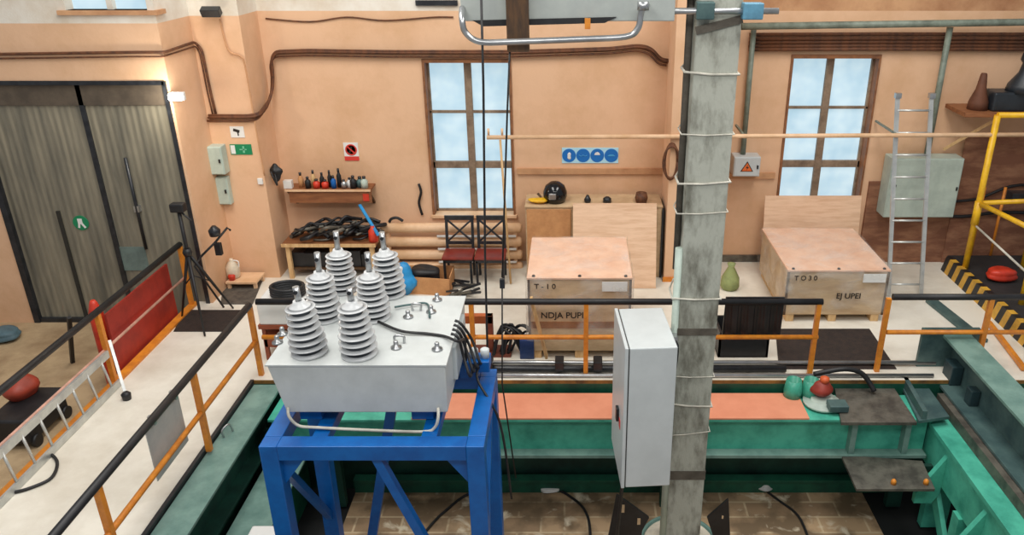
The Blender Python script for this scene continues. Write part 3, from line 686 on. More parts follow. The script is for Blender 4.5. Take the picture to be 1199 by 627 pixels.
for px, py in ((468, 402), (488, 364)):
    q = P(px, py, Z=zt1)
    MB().tube(arc([(q.x - 0.04, q.y, zt1), (q.x - 0.04, q.y, zt1 + 0.07), (q.x + 0.04, q.y, zt1 + 0.07), (q.x + 0.04, q.y, zt1)]), 0.012).build('lifting_eye', 'steel', r)
# drain / handle pipe
yh = ty0 - 0.06
MB().tube(arc([P(337, 478, Y=ty0), P(339, 489, Y=yh), P(350, 499, Y=yh), P(370, 501, Y=yh), P(430, 504, Y=yh), P(495, 506, Y=yh), P(509, 501, Y=yh), P(513, 490, Y=yh), P(513, 478, Y=ty0)], 5), 0.014, 10).build('loop_pipe', 'rope', r)
MB().tube(arc([P(443, 377, Z=zt1 + .03), P(470, 388, Z=zt1 + .03), P(500, 391, Z=zt1 + .02), P(520, 394, Z=zt1 + 0.02), P(536, 400, Z=zt1 + .05), (tx1 + 0.08, ty0 + 0.7, zt1 - 0.15), (tx1 + 0.06, ty0 + 0.8, zt0)]), 0.014).build('control_cable', 'black', r)
MB().tube(arc([P(462, 360, Z=zt1 + .03), P(480, 357, Z=zt1 + .03), P(500, 356, Z=zt1 + .02), P(503, 372, Z=zt1 + 0.02)]), 0.011).build('control_cable', 'tealm', r)
# actuator box and cable bundle on the right flank
MB().box(tx1 - 0.01, tx1 + 0.03, ty0 + 0.45, ty1 - 0.25, zt0 + 0.08, zt1 - 0.08).build('side_housing', 'cab', r, 0.01)
for k in range(4):
    x = tx1 + 0.03; y = ty0 + 0.55 + 0.09 * k
    MB().tube(arc([(x - 0.05, y, zt1 + 0.012), (x + 0.02, y - 0.02, zt1 - 0.03), (x + 0.05 + 0.02 * k, y, zt1 - 0.22), (x + 0.12 + .02 * k, y - 0.1, zt0 + 0.12), (x + 0.1 + .03 * k, ty0 + 0.82, zt0 + 0.06)]), 0.014).build('cable', 'black', r)
MB().box(tx1 + 0.05, tx1 + 0.3, ty0 + 0.75, ty0 + 0.95, zt0 - 0.02, zt0 + 0.1).build('connector_block', 'blue', r, 0.01)
MB().lathe([(0.045, 0), (0.045, 0.09), (0.03, 0.1)], (tx1 + 0.14, ty0 + 0.85, zt0 + 0.1), 16).build('cable_gland', 'cab', r)
MB().lathe([(0.045, 0), (0.045, 0.09), (0.03, 0.1)], (tx1 + 0.25, ty0 + 0.85, zt0 + 0.1), 16).build('cable_gland', 'cab', r)
MB().tube(arc([(tx1 + 0.2, ty0 + 0.78, zt0 + 0.04), (tx1 + 0.2, ty0 + 0.6, zt0 - 0.02), (tx1 + 0.42, ty0 + 0.4, ZS - 0.25), (tx1 + 0.5, ty0 + 0.45, ZS - 1.2)]), 0.012).build('cable', 'black', r)

# cables on the pit floor
tag(MB().tube(arc([P(495, 627, Z=ZP + .02), P(520, 600, Z=ZP + .02), P(560, 575, Z=ZP + .02), P(640, 572, Z=ZP + .02), P(672, 585, Z=ZP + .02), P(688, 605, Z=ZP + .02), P(692, 640, Z=ZP + .02)]), 0.018).build('cable', 'black'), 'black cable curving over the paving blocks left of the column', 'cable')
tag(MB().tube(arc([P(890, 570, Z=ZP + .02), P(910, 585, Z=ZP + .02), P(935, 605, Z=ZP + .02), P(950, 640, Z=ZP + .02)]), 0.016).build('cable', 'black'), 'black cable on the paving blocks right of the column', 'cable')
q = P(895, 575, Z=ZP)
tag(MB().blob((q.x, q.y, ZP + 0.07), 0.1, 0.08, 0.05, 3, .15).build('rag', 'plate'), 'small pale rag on the paving blocks right of the column', 'rag')
q = P(645, 575, Z=ZP)
tag(MB().blob((q.x, q.y, ZP + 0.05), 0.14, 0.09, 0.03, 5, .15).build('rag', 'white'), 'flat white scrap on the paving blocks left of the grey cabinet', 'rag')
q = P(303, 640, Y=6.3)
tag(MB().box(q.x - 0.15, q.x + 0.2, q.y - 0.1, q.y + 0.25, ZP, q.z + 0.05).build('storage_box', 'white', bevel=0.02), 'white box top peeking up at the bottom left of the blue stand', 'box')

# ================================================================ CRATES
def crate(x0, x1, y0, y1, z1, label, t1, t2, z2, skirt, ztape):
    r = thing('wooden_crate', ((x0 + x1) / 2, (y0 + y1) / 2, 0), label, 'crate')
    MB().box(x0 + 0.01, x1 - 0.01, y0 + 0.01, y1 - 0.01, 0.12, z1 - 0.03).build('body', 'crate', r, 0.006)
    MB().box(x0 - 0.01, x1 + 0.01, y0 - 0.015, y1, z1 - 0.03, z1).build('lid', 'plytop', r, 0.006)
    for k in range(3):
        x = x0 + 0.05 + k * (x1 - x0 - 0.22) / 2; MB().box(x, x + 0.12, y0 + 0.02, y1 - 0.02, 0, 0.12).build('skid', 'woodl', r, 0.004)
    b = MB()
    b.box(x0 - 0.003, x0 + 0.03, y0 - 0.003, y0 + 0.02, 0.12, z1 - 0.03); b.box(x1 - 0.03, x1 + 0.003, y0 - 0.003, y0 + 0.02, 0.12, z1 - 0.03)
    b.build('corner_strip', 'woodd', r)
    if ztape: MB().box(x0 + 0.03, x1 - 0.03, y0 - 0.004, y0 + 0.012, ztape - 0.07, ztape + 0.03).build('brown_band', 'cratet', r)
    # stretch film wrap, one wrinkled skin
    mb = MB(); nx, nz = 30, 10; rnd = random.Random(int(x0 * 10) + 5); g = 0.03
    per = [(x0 - g, y1 + g), (x0 - g, y0 - g), (x1 + g, y0 - g), (x1 + g, y1 + g)]
    ring = []
    for (a, b_) in ((0, 1), (1, 2), (2, 3)):
        for k in range(nx): ring.append(Vector((per[a][0] + (per[b_][0] - per[a][0]) * k / nx, per[a][1] + (per[b_][1] - per[a][1]) * k / nx)))
    ring.append(Vector(per[3])); zlo = 0.3 if not skirt else 0.2
    rows = []
    for j in range(nz + 1):
        z = zlo + (z1 + 0.012 - zlo) * j / nz; row = []
        for p in ring: row.append(mb.bm.verts.new((p.x + rnd.uniform(-1, 1) * 0.008, p.y + rnd.uniform(-1, 1) * 0.008 - (0.02 * math.sin(j * 1.7)), z + (0.03 * math.sin(p.x * 5) if j == 0 else 0))))
        rows.append(row)
    for a, b_ in zip(rows, rows[1:]):
        for k in range(len(a) - 1):
            f = mb._f([a[k], a[k + 1], b_[k + 1], b_[k]]); f.smooth = True
    mb.build('stretch_film', 'film', r)
    # film on the lid
    mb = MB(); gr = [[mb.bm.verts.new((x0 + (x1 - x0) * i / 24, y0 + (y1 - y0) * j / 24, z1 + 0.012 + rnd.uniform(0, 0.01))) for i in range(25)] for j in range(25)]
    for j in range(24):
        for i in range(24):
            f = mb._f([gr[j][i], gr[j][i + 1], gr[j + 1][i + 1], gr[j + 1][i]]); f.smooth = True
    mb.build('lid_film', 'film', r)
    text('stencil', t1, 0.105, (x0 + 0.09, y0 - 0.045, z1 - 0.15), (PI / 2, 0, 0), 'ink', r)
    text('stencil', t2, 0.125, (x0 + 0.17 if ztape else x0 + 0.75, y0 - 0.045, z2), (PI / 2, 0, 0), 'ink', r)
    MB().box(x1 - 0.4, x1 - 0.06, y0 - 0.04, y0 - 0.034, z1 - 0.19, z1 - 0.05).build('film_glare', 'white', r)  # white patch painting the glare on the stretch film
    bl = MB()
    for k in range(3):
        x = x0 + 0.08 + k * (x1 - x0 - 0.16) / 2; bl.lathe([(0.025, 0), (0.018, 0.02)], (x, y0 + 0.03, z1), 10)
    bl.build('lid_bolts', 'blackm', r)
crate(-0.6, 0.8, 9.72, 11.2, 1.25, 'film-wrapped wooden crate behind the far railing left of the column', 'T - 1 0', 'NDJA PUPI', 0.66, False, 0.55)
crate(3.22, 4.74, 10.84, 12.6, 0.87, 'film-wrapped wooden crate right of the column under the right window', 'T O 3 0', 'EJ UPEI', 0.42, True, None)

def leaning(x0, x1, ybot, ytop, z1, m, lab, th=0.02, name='plywood_sheet'):
    mb = MB(); mb.prism([(x0, ybot, 0.005), (x1, ybot, 0.005), (x1, ytop, z1), (x0, ytop, z1)], (0, th, 0)); return tag(mb.build(name, m), lab, 'plywood sheet')
xa, xb = P(671, 335, Y=12.05).x, P(768, 335, Y=12.05).x
leaning(xa, xb, 12.05, 12.46, 1.36, 'ply', 'large pale plywood sheet leaning on the cabinet left of the column')
leaning(3.3, 4.95, 12.72, 12.95, 1.33, 'ply', 'pale plywood sheet standing behind the right crate under the window')

# long low wooden cabinet behind plywood
r = thing('work_cabinet', (0.3, 12.8, 0), 'long wooden cabinet against the far wall behind the leaning plywood sheet', 'cabinet')
MB().box(-0.78, 1.5, 12.52, 13.12, 0, 1.27).build('body', 'crate', r, 0.01)
MB().box(-0.79, 1.51, 12.5, 13.15, 1.27, 1.3).build('top', 'crate', r, 0.006)
MB().box(-0.76, -0.02, 12.5, 12.52, 0.05, 1.24).build('door', 'card', r, 0.004)
MB().box(0.02, 0.74, 12.5, 12.52, 0.05, 1.24).build('door', 'crate', r, 0.004)
MB().box(0.78, 1.48, 12.5, 12.52, 0.05, 1.24).build('door', 'crate', r, 0.004)
MB().box(1.5, 1.53, 12.5, 13.1, 0, 1.26).build('side_shadow', 'blackm', r)  # black strip standing for the shadow at the cabinet's side
# things on it
q = P(650, 230, Y=12.75); 
r = thing('welding_mask', (q.x, 12.75, 1.3), 'glossy black welding mask resting on the left end of the wooden cabinet', 'mask')
mb = MB(); mb.lathe([(0.17, 0.03), (0.2, 0.12), (0.2, 0.2), (0.16, 0.3), (0.08, 0.36), (0.01, 0.375)], (q.x, 12.75, 1.28), 24); mb.build('shell', mat('glossy_black', (14, 15, 18), 0.12, col2=(18, 20, 24)), r)
MB().box(q.x - 0.1, q.x + 0.02, 12.53, 12.6, 1.4, 1.5).build('visor', 'steel', r, 0.01)
def little(name, px, py_, mb_f, m, lab, cat, y=12.7, z=1.3):
    q = P(px, 230, Y=y); o = mb_f(q.x, y, z).build(name, m); return tag(o, lab, cat)
little('work_glove', 630, 0, lambda x, y, z: MB().blob((x, y, z + 0.05), 0.16, 0.09, 0.045, 2), 'yellow', 'yellow rolled cloth beside the black mask on the cabinet', 'cloth', 12.65)
little('pipe_fitting', 688, 0, lambda x, y, z: MB().lathe([(0.05, 0), (0.06, 0.05), (0.02, 0.13)], (x, y, z), 14), 'blackm', 'small black fitting on the cabinet above the plywood sheet, left of two', 'fitting')
little('pipe_fitting', 711, 0, lambda x, y, z: MB().lathe([(0.07, 0), (0.07, 0.07), (0.03, 0.1)], (x, y, z), 14), 'blackm', 'small black fitting on the cabinet above the plywood sheet, right of two', 'fitting')
little('cable_coil', 751, 0, lambda x, y, z: MB().lathe([(0.09, 0), (0.11, 0.08), (0.09, 0.17), (0.05, 0.17), (0.05, 0.02)], (x, y, z), 18), 'cable', 'brown coil standing at the right end of the wooden cabinet', 'coil')
little('bench_clamp', 640, 0, lambda x, y, z: MB().tube(arc([(x - 0.2, y - 0.05, z + 0.02), (x - 0.1, y, z + 0.08), (x - 0.15, y + 0.05, z + 0.14)]), 0.02), 'woodd', 'small curved tool left of the black mask on the cabinet', 'tool', 12.7)

# ================================================================ RADIATOR (four smooth tubes)
r = thing('tube_radiator', (-2.1, 13.0, 0), 'beige radiator of four thick horizontal tubes on the wall behind the chairs', 'radiator')
xl, xr2 = P(446, 270, Y=12.98).x, P(611, 270, Y=12.98).x
for py in (267, 283, 298, 312):
    z = P(500, py, Y=12.98).z
    MB().tube([(xl, 12.98, z), (xl + 0.04, 12.98, z), (xr2 - 0.04, 12.98, z), (xr2, 12.98, z)], [0.06, 0.088, 0.088, 0.06], 20).build('tube', 'beige', r)
for x in (xl + 0.12, xr2 - 0.12): MB().box(x - 0.03, x + 0.03, 12.95, 13.01, 0.02, 0.75).build('riser', 'beige', r)
for py in (275, 290, 305):
    z = P(500, py, Y=12.98).z; MB().tube([(-2.35, 12.9, z), (xr2 - 0.1, 12.9, z)], 0.022).build('connecting_pipe', 'white', r)
q = P(463, 255, Y=12.95); q.z = P(500, 267, Y=12.98).z + 0.115
tag(MB().tube(arc([(q.x - 0.12, 12.98, q.z - 0.01), (q.x - 0.08, 12.98, q.z + 0.05), (q.x + 0.02, 12.98, q.z + 0.07), (q.x + 0.12, 12.98, q.z + .01)]), 0.025).build('hose', 'black'), 'short curl of black hose lying on top of the radiator', 'hose')

# ================================================================ CHAIRS
def chair(x0, y0, w, lab):
    r = thing('dining_chair', (x0 + w / 2, y0 + 0.22, 0), lab, 'chair', None)
    d = 0.42; zs = 0.47; zt = 1.06
    for x in (x0 + 0.02, x0 + w - 0.06):
        MB().box(x, x + 0.04, y0, y0 + 0.04, 0, zs - 0.04).build('leg', 'blackm', r, 0.004)
        MB().bar((x + 0.02, y0 + d, 0), (x + 0.02, y0 + d + 0.0, zs), 0.04).build('leg', 'blackm', r)
    MB().box(x0 + 0.02, x0 + w - 0.02, y0 - 0.0, y0 + d, zs - 0.07, zs - 0.02).build('seat_frame', 'blackm', r)
    MB().box(x0, x0 + w, y0 - 0.02, y0 + d + 0.0, zs - 0.02, zs + 0.035).build('seat', 'seat', r, 0.02)
    yb_ = y0 + d + 0.0
    b = MB()
    for x in (x0 + 0.04, x0 + w - 0.04): b.bar((x, yb_, zs), (x, yb_ + 0.07, zt), 0.045)
    b.bar((x0 + 0.01, yb_ + 0.07, zt - 0.03), (x0 + w - 0.01, yb_ + 0.07, zt - 0.03), 0.035, 0.075)
    b.bar((x0 + 0.04, yb_ + 0.01, zs + 0.13), (x0 + w - 0.04, yb_ + 0.01, zs + 0.13), 0.03, 0.05)
    b.build('back_frame', 'blackm', r)
    c_ = MB(); a0 = (x0 + 0.05, yb_ + 0.015, zs + 0.15); a1 = (x0 + w - 0.05, yb_ + 0.06, zt - 0.06); b0 = (x0 + w - 0.05, yb_ + 0.015, zs + 0.15); b1 = (x0 + 0.05, yb_ + 0.06, zt - 0.06)
    c_.bar(a0, a1, 0.025, 0.028); c_.bar(b0, b1, 0.025, 0.028); c_.build('cross_slats', 'blackm', r)
    return r
cA = P(517, 303, Y=12.2).x; cB = P(553, 303, Y=12.2).x; wch = 0.52
chair(cA, 12.2, wch, 'black wooden chair with crossed back and red seat, left of two under the window')
chair(cA + wch + 0.02, 12.2, wch, 'black wooden chair with crossed back and red seat, right of two under the window')

# ================================================================ WORKBENCH + SHELF
x0, x1 = P(331, 285, Y=12.5).x, P(441, 285, Y=12.5).x
x0 = max(x0, -4.98)
r = thing('workbench', ((x0 + x1) / 2, 12.8, 0), 'wooden workbench heaped with black hoses in the left alcove', 'workbench')
MB().box(x0, x1, 12.42, 13.2, 0.6, 0.65).build('bench_top', 'wood', r, 0.006)
MB().box(x0, x1, 12.405, 12.42, 0.6, 0.66).build('front_edge', 'woodl', r)
for (x, y) in ((x0 + 0.05, 12.45), (x1 - 0.12, 12.45), (x0 + 0.05, 13.1), (x1 - 0.12, 13.1), ((x0 + x1) / 2, 12.45)):
    MB().box(x, x + 0.07, y, y + 0.07, 0, 0.6).build('leg', 'woodl', r)
MB().box(x0 + 0.05, x1 - 0.05, 12.5, 13.1, 0.15, 0.18).build('lower_shelf', 'woodd', r)
rnd = random.Random(11)
for k in range(6):
    xx = x0 + 0.2 + k * (x1 - x0 - 0.4) / 5
    zz_ = 0.18; w = 0.1 + 0.04 * rnd.random()
    tag(MB().box(xx - w, xx + w, 12.55, 12.9, zz_, zz_ + 0.2 + 0.12 * rnd.random()).build('storage_box', 'black', bevel=0.01), 'dark storage box on the lower shelf of the workbench', 'box', 'dark boxes under the workbench')
for k in range(34):
    xx = x0 + 0.08 + (x1 - x0 - 0.35) * k / 34; l = rnd.uniform(0.3, 0.75)
    ang_ = rnd.uniform(-0.9, 0.9); yy = rnd.uniform(12.5, 12.85); z = 0.68 + 0.045 * (k % 6)
    pts = [(xx, yy - 0.05, z), (xx + 0.33 * l, yy + 0.25 * math.sin(ang_), z + rnd.uniform(0.0, .12)), (xx + 0.6 * l, yy + 0.1, z + rnd.uniform(0, .08)), (min(xx + l, x1 + 0.03), yy + 0.3 * rnd.random(), z)]
    tag(MB().tube(arc(pts, 4), rnd.choice((0.02, 0.028, 0.035)), 8).build('hose', 'black' if k % 4 else 'dsteel'), 'length of dark hose in the tangle on the workbench', 'hose', 'hoses heaped on the workbench')
# blue broom / saw leaning on shelf end
q0, q1 = P(421, 240, Y=12.85), P(443, 276, Y=12.45)
t = tag(MB().bar(q0, q1, 0.05, 0.03).build('hand_saw', 'blueb', bevel=0.004), 'bright blue bar-shaped tool slanting from the shelf to the workbench end', 'tool')
q = P(440, 281, Y=12.5)
tag(MB().lathe([(0.07, 0), (0.08, 0.03), (0.075, 0.2), (0.04, 0.24), (0.03, 0.28)], (q.x - 0.05, 12.55, 0.65), 18).build('spray_can', 'redb'), 'orange-red canister at the right end of the workbench', 'canister')
# upper shelf
sx0_, sx1_ = P(334, 222, Y=12.9).x, P(434, 222, Y=12.9).x
zs = P(380, 222, Y=12.9).z
r = thing('wall_shelf', ((sx0_ + sx1_) / 2, 13.05, zs - 0.25), 'brown wooden wall shelf crowded with bottles above the workbench', 'shelf')
MB().box(sx0_, sx1_, 12.88, YW - 0.0, zs - 0.03, zs).build('shelf_board', 'wood', r)
MB().box(sx0_, sx1_, 12.865, 12.88, zs - 0.03, zs + 0.005).build('front_edge', 'beige', r)
MB().box(sx0_ + 0.05, sx1_, 12.9, 12.93, zs - 0.24, zs - 0.03).build('apron', 'wood', r)
for x in (sx0_ + 0.05, sx1_ - 0.05): MB().bar((x, 12.9, zs - 0.03), (x, YW, zs - 0.35), 0.04).build('bracket', 'woodd', r)
MB().box(sx1_ - 0.14, sx1_ - 0.04, 12.88, 12.9, zs - 0.2, zs - 0.08).build('red_sticker', 'redb', r)
items = [(338, .14, .07, 'white', 'white square carton'), (352, .26, .045, 'card', 'tan bottle'), (361, .2, .05, 'black', 'dark can'), (367, .3, .04, 'woodl', 'tall pale bottle with a dark cap'),
         (371, .16, .06, 'redb', 'red can'), (377, .26, .04, 'black', 'black bottle'), (381, .15, .06, 'redb', 'second red can'), (386, .3, .035, 'black', 'tall narrow black bottle'),
         (391, .22, .045, 'blue', 'dark blue can'), (397, .33, .04, 'black', 'tallest black bottle'), (403, .15, .05, 'steel', 'small steel tin'), (409, .17, .05, 'white', 'white jar'), (414, .22, .055, 'black', 'black tin'), (421, .19, .06, 'tealm', 'grey-green tin'), (427, .21, .06, 'cabg', 'pale green jar')]
for k, (px, h, rr_, m, lab) in enumerate(items):
    q = P(px, 215, Y=13.0); y = 12.98 + 0.05 * (k % 2)
    if k == 0:
        o = MB().box(q.x - 0.07, q.x + 0.07, y - 0.05, y + 0.05, zs, zs + h).build('carton', m, bevel=0.005)
        tag(o, 'white square carton at the left end of the wall shelf', 'carton'); continue
    o = MB().lathe([(rr_, 0), (rr_, h * 0.62), (rr_ * 0.5, h * 0.76), (rr_ * 0.45, h * 0.8)], (q.x, y, zs), 16).build('bottle' if h > 0.18 else 'tin_can', m)
    MB().lathe([(rr_ * 0.5, h * 0.8), (rr_ * 0.5, h)], (q.x, y, zs), 12).build('cap', 'blackm', o)
    tag(o, lab + ' on the wall shelf, ' + ['', 'next to the white carton', 'second from the white carton', 'left of the red can', 'between the tall pale and black bottles', 'between the two red cans', 'right of the first black bottle', 'next to the dark blue can', 'left of the tallest bottle', 'near the middle right', 'right of the tallest bottle', 'beside the steel tin', 'left of the grey-green tin', 'second from the right end', 'at the right end'][k], 'bottle' if h > 0.18 else 'can')
# black tool hung at left of shelf
q = P(329, 195, Y=13.0)
q.x = -5.0
r = thing('hanging_tool', (-4.98, 12.85, 1.9), 'black power tool hung on the alcove side above the shelf', 'tool')
MB().blob((-4.93, 12.8, P(329, 196, X=-4.95).z), 0.09, 0.08, 0.13, 9, 0.15).build('body', 'black', r)
MB().tube(arc([(-4.95, 12.75, 1.8), (-4.9, 12.65, 1.62), (-4.92, 12.6, 1.75), (-4.97, 12.65, 1.85)]), 0.015).build('cord', 'black', r)

# ================================================================ SIGNS
def flat(name, px0, px1, py0, py1, Y, m, lab, cat='sign', th=0.012):
    a = P(px0, (py0 + py1) / 2, Y=Y); b = P(px1, (py0 + py1) / 2, Y=Y); z1 = P(px0, py0, Y=Y).z; z0 = P(px0, py1, Y=Y).z
    o = MB().box(a.x, b.x, Y - th, Y - 0.0005, z0, z1).build(name, m); tag(o, lab, cat); return o, a.x, b.x, z0, z1
def disc(x, y, z, r, m, name, parent, r2=None, n=32):
    mb = MB()
    if r2 is None: mb.lathe([(r, 0), (r, 0.003)], (x, y, z), n, tilt=(PI / 2, 0, 0))
    else: mb.lathe([(r2, 0), (r2, 0.003), (r, 0.003), (r, 0), (r2, 0)], (x, y, z), n, tilt=(PI / 2, 0, 0))
    return mb.build(name, m, parent)
o, a, b, z0, z1 = flat('safety_sign', 658, 724, 173, 191, YW, mat('sign_pale_blue', (176, 222, 240), 0.5, col2=(176, 222, 240)), 'row of four round blue instruction signs on the wall above the cabinet')
for k in range(4):
    x = a + (b - a) * (k + 0.5) / 4; z = (z0 + z1) / 2; rr_ = (b - a) / 8.2
    disc(x, YW - 0.0125, z, rr_, 'sblue', 'blue_disc', o)
    yy = YW - 0.017; w = MB()
    if k == 0: w.blob((x, yy, z - 0.01), 0.035, 0.002, 0.055, 1, 0.2); w.build('pictogram', 'white', o)
    elif k == 1: w.tube([(x - 0.07, yy, z + .01), (x - 0.035, yy, z - 0.012), (x, yy, z + .01), (x + 0.035, yy, z - 0.012), (x + .07, yy, z + .01)], 0.006, 6); w.build('pictogram', mat('faint_blue_mark', (70, 160, 214), .5), o)
    elif k == 2: w.prism([(x - 0.05, yy, z + 0.01), (x + 0.05, yy, z + 0.01), (x + 0.035, yy, z + 0.05), (x, yy, z + 0.065), (x - 0.035, yy, z + 0.05)], (0, 0.002, 0)); w.build('pictogram', 'white', o)
    else: w.blob((x, yy, z), 0.05, 0.002, 0.02, 6, 0.2); w.build('pictogram', mat('faint_blue_mark', (70, 160, 214), .5), o)
o, a, b, z0, z1 = flat('safety_sign', 403, 420, 167, 188, YW, 'white', 'small red and white prohibition sign on the wall left of the window')
x, z = (a + b) / 2, z0 + (z1 - z0) * 0.6
disc(x, YW - 0.0125, z, 0.1, 'sred', 'red_ring', o, 0.075)
MB().bar((x - 0.055, YW - 0.016, z + 0.055), (x + 0.055, YW - 0.016, z - 0.055), 0.004, 0.022, (1, 0, 1)).build('red_slash', 'sred', o)
MB().bar((x - 0.03, YW - 0.014, z - 0.05), (x + 0.01, YW - 0.014, z + 0.05), 0.004, 0.03, (1, 0, 0)).build('pictogram', 'ink', o)
MB().box(a, b, YW - 0.014, YW - 0.012, z0, z0 + 0.075).build('red_strip', 'sred', o)
o, a, b, z0, z1 = flat('exit_sign', 270, 295, 169, 181, YP, 'sgreen', 'green emergency exit sign with a white end on the left pilaster')
MB().box(a + 0.01, a + 0.08, YP - 0.015, YP - 0.012, z0 + 0.015, z1 - 0.015).build('white_field', 'white', o)
mm = MB(); mm.bar((a + 0.15, YP - 0.014, (z0 + z1) / 2), (a + 0.26, YP - 0.014, (z0 + z1) / 2), 0.004, 0.018, (0, 0, 1)); mm.box(a + 0.2, a + 0.23, YP - 0.016, YP - 0.012, z0 + 0.03, z1 - 0.03); mm.build('pictogram', mat('faint_green_mark', (120, 200, 160), .5), o)
o, a, b, z0, z1 = flat('camera_sign', 270, 286, 148, 161, YP, 'white', 'small white camera notice above the green exit sign')
mm = MB(); mm.box(a + 0.05, a + 0.15, YP - 0.016, YP - 0.012, (z0 + z1) / 2, (z0 + z1) / 2 + 0.045, (0, 0.3, 0)); mm.box(a + 0.11, a + 0.13, YP - 0.016, YP - 0.012, z0 + 0.03, (z0 + z1) / 2); mm.build('pictogram', 'ink', o)

# electric boxes on the return wall beside the gate
def wallbox(name, px0, px1, py0, py1, Y, dep, m, lab, extras=True):
    a, b = P(px0, py1, Y=Y - dep).x, P(px1, py1, Y=Y - dep).x; z1 = P(px0, py0, Y=Y - dep).z; z0 = P(px0, py1, Y=Y - dep).z
    r = thing(name, ((a + b) / 2, Y, z0), lab, 'electrical box')
    MB().box(a, b, Y - dep, Y, z0, z1).build('housing', m, r, 0.012)
    d = MB().box(a + 0.015, b - 0.015, Y - dep - 0.012, Y - dep, z0 + 0.015, z1 - 0.015).build('door', m, r, 0.006)
    MB().box(b - 0.06, b - 0.035, Y - dep - 0.03, Y - dep - 0.012, (z0 + z1) / 2 - 0.03, (z0 + z1) / 2 + 0.03).build('lock', 'blackm', d)
    return r, a, b, z0, z1
wallbox('switch_box', 236, 264, 172, 205, YP, 0.2, 'cabg', 'upper pale grey electric box at the inner corner right of the gate')
wallbox('switch_box', 249, 271, 208, 240, YP, 0.12, 'cabg', 'lower pale grey electric box below the other right of the gate')
r, a, b, z0, z1 = wallbox('warning_box', 858, 889, 184, 207, YW, 0.3, 'cab', 'small grey electric box with an orange warning triangle right of the column')
xm2 = (a + b) / 2; zm = (z0 + z1) / 2; tr = 0.11; yy = YW - 0.3 - 0.015
MB().prism([(xm2 - tr, yy, zm - 0.08), (xm2 + tr, yy, zm - 0.08), (xm2, yy, zm + 0.1)], (0, 0.003, 0)).build('warning_triangle', 'ink', r)
MB().prism([(xm2 - tr * .78, yy - .003, zm - 0.068), (xm2 + tr * .78, yy - .003, zm - 0.068), (xm2, yy - .003, zm + 0.075)], (0, 0.003, 0)).build('warning_triangle_face', mat('warning_orange', (226, 110, 50), .5, col2=(226, 110, 50)), r)
MB().prism([(xm2 + .01, yy - .006, zm + 0.04), (xm2 - .02, yy - .006, zm - 0.02), (xm2 + .005, yy - .006, zm - 0.015), (xm2 - .01, yy - .006, zm - .06), (xm2 + .03, yy - .006, zm + .0), (xm2 + .005, yy - .006, zm - .0)], (0, 0.003, 0)).build('lightning_mark', 'ink', r)
MB().tube([(xm2 - 0.05, 13.12, z1), (xm2 - 0.05, 13.12, 4.1)], 0.045).build('conduit', 'pipeg', r)
# big grey wall cabinet right
r, a, b, z0, z1 = wallbox('wall_cabinet', 1034, 1116, 186, 255, YW - .06, 0.35, 'cabg', 'large greenish grey electrical cabinet on the wall behind the right ladder')
for z in (z0 + 0.25, z0 + 0.55): MB().box(a + 0.1, a + 0.13, YW - 0.43, YW - 0.421, z, z + 0.04).build('screw', 'blackm', r)
MB().tube([(b - 0.55, YW - 0.2, z1), (b - 0.55, YW - 0.2, 4.1)], 0.05).build('conduit', 'pipeg', r)
tag(MB().tube(arc([(a + .6, YW - 0.12, z0 + .02), (a + 0.9, YW - 0.13, 0.95), (b + 0.3, YW - 0.14, 0.9), (b + 1.0, YW - 0.14, 0.98), (b + 2.2, YW - 0.14, 0.92)]), 0.03).build('cable', 'black'), 'thick black cable sagging along the brown wall below the grey cabinet', 'cable')
tag(MB().tube(arc([(b, YW - 0.14, z0 + .2), (b + 0.5, YW - 0.14, z0 + 0.25), (b + 1.2, YW - 0.14, z0 + 0.5), (b + 2.4, YW - 0.14, z0 + 0.3)]), 0.025).build('cable', 'black'), 'black cable leaving the right side of the grey cabinet', 'cable')

# ================================================================ PIPES AND CABLES ON WALLS
zpipe = P(880, 31, Y=12.95).z
pr = tag(MB().tube([(P(868, 33, Y=12.95).x, 12.95, zpipe), (9.5, 12.95, zpipe + 0.1)], 0.055).build('pipe', 'pipeg'), 'grey-green pipe running high along the right part of the wall', 'pipe')
MB().tube([(P(868, 33, Y=12.95).x, 12.96, zpipe), (P(868, 33, Y=12.95).x, 13.2, zpipe)], 0.055).build('elbow', 'pipeg', pr)
zb1 = P(900, 50, Y=13.15).z
for k, (dz, dy) in enumerate(((0, 0), (0.06, 0.02), (0.12, 0.0), (-0.06, 0.0), (-.11, .02))):
    tag(MB().tube([(2.85, 13.18 - dy, zb1 + dz), (5, 13.18 - dy, zb1 + dz + 0.01), (9.5, 13.18 - dy, zb1 + dz)], 0.03).build('cable', 'cable'), 'brown cable in the bundle above the right window', 'cable', 'cables above the right window')
def bundle(pts, offs, r_, lab, grp):
    for (ox, oy, oz) in offs:
        tag(MB().tube(bend([Vector(p) + Vector((ox, oy, oz)) for p in pts], 0.1), r_, 8).build('cable', 'cable'), lab, 'cable', grp)
zt_ = P(500, 63, Y=13.18).z; zl_ = P(275, 138, Y=YP - .05).z
path = [(-5.75, YP - 0.06, zl_), (-5.4, YP - 0.06, zl_), (-5.1, YP - 0.07, zl_), (-4.96, YP - 0.02, zl_ + 0.02), (-4.96, 12.95, zl_ + 0.12), (-4.93, 13.12, zl_ + 0.3), (-4.9, 13.17, zl_ + 0.55), (-4.9, 13.17, zt_ - 0.12), (-4.82, 13.17, zt_), (-4.3, 13.17, zt_ + 0.02), (-3, 13.17, zt_), (-1, 13.17, zt_), (0.6, 13.17, zt_ + 0.05), (1.05, 13.17, zt_ + 0.1), (1.25, 13.17, zt_ + 0.06), (1.42, 13.17, zt_ - 0.12), (1.55, 13.17, zt_ - 0.14)]
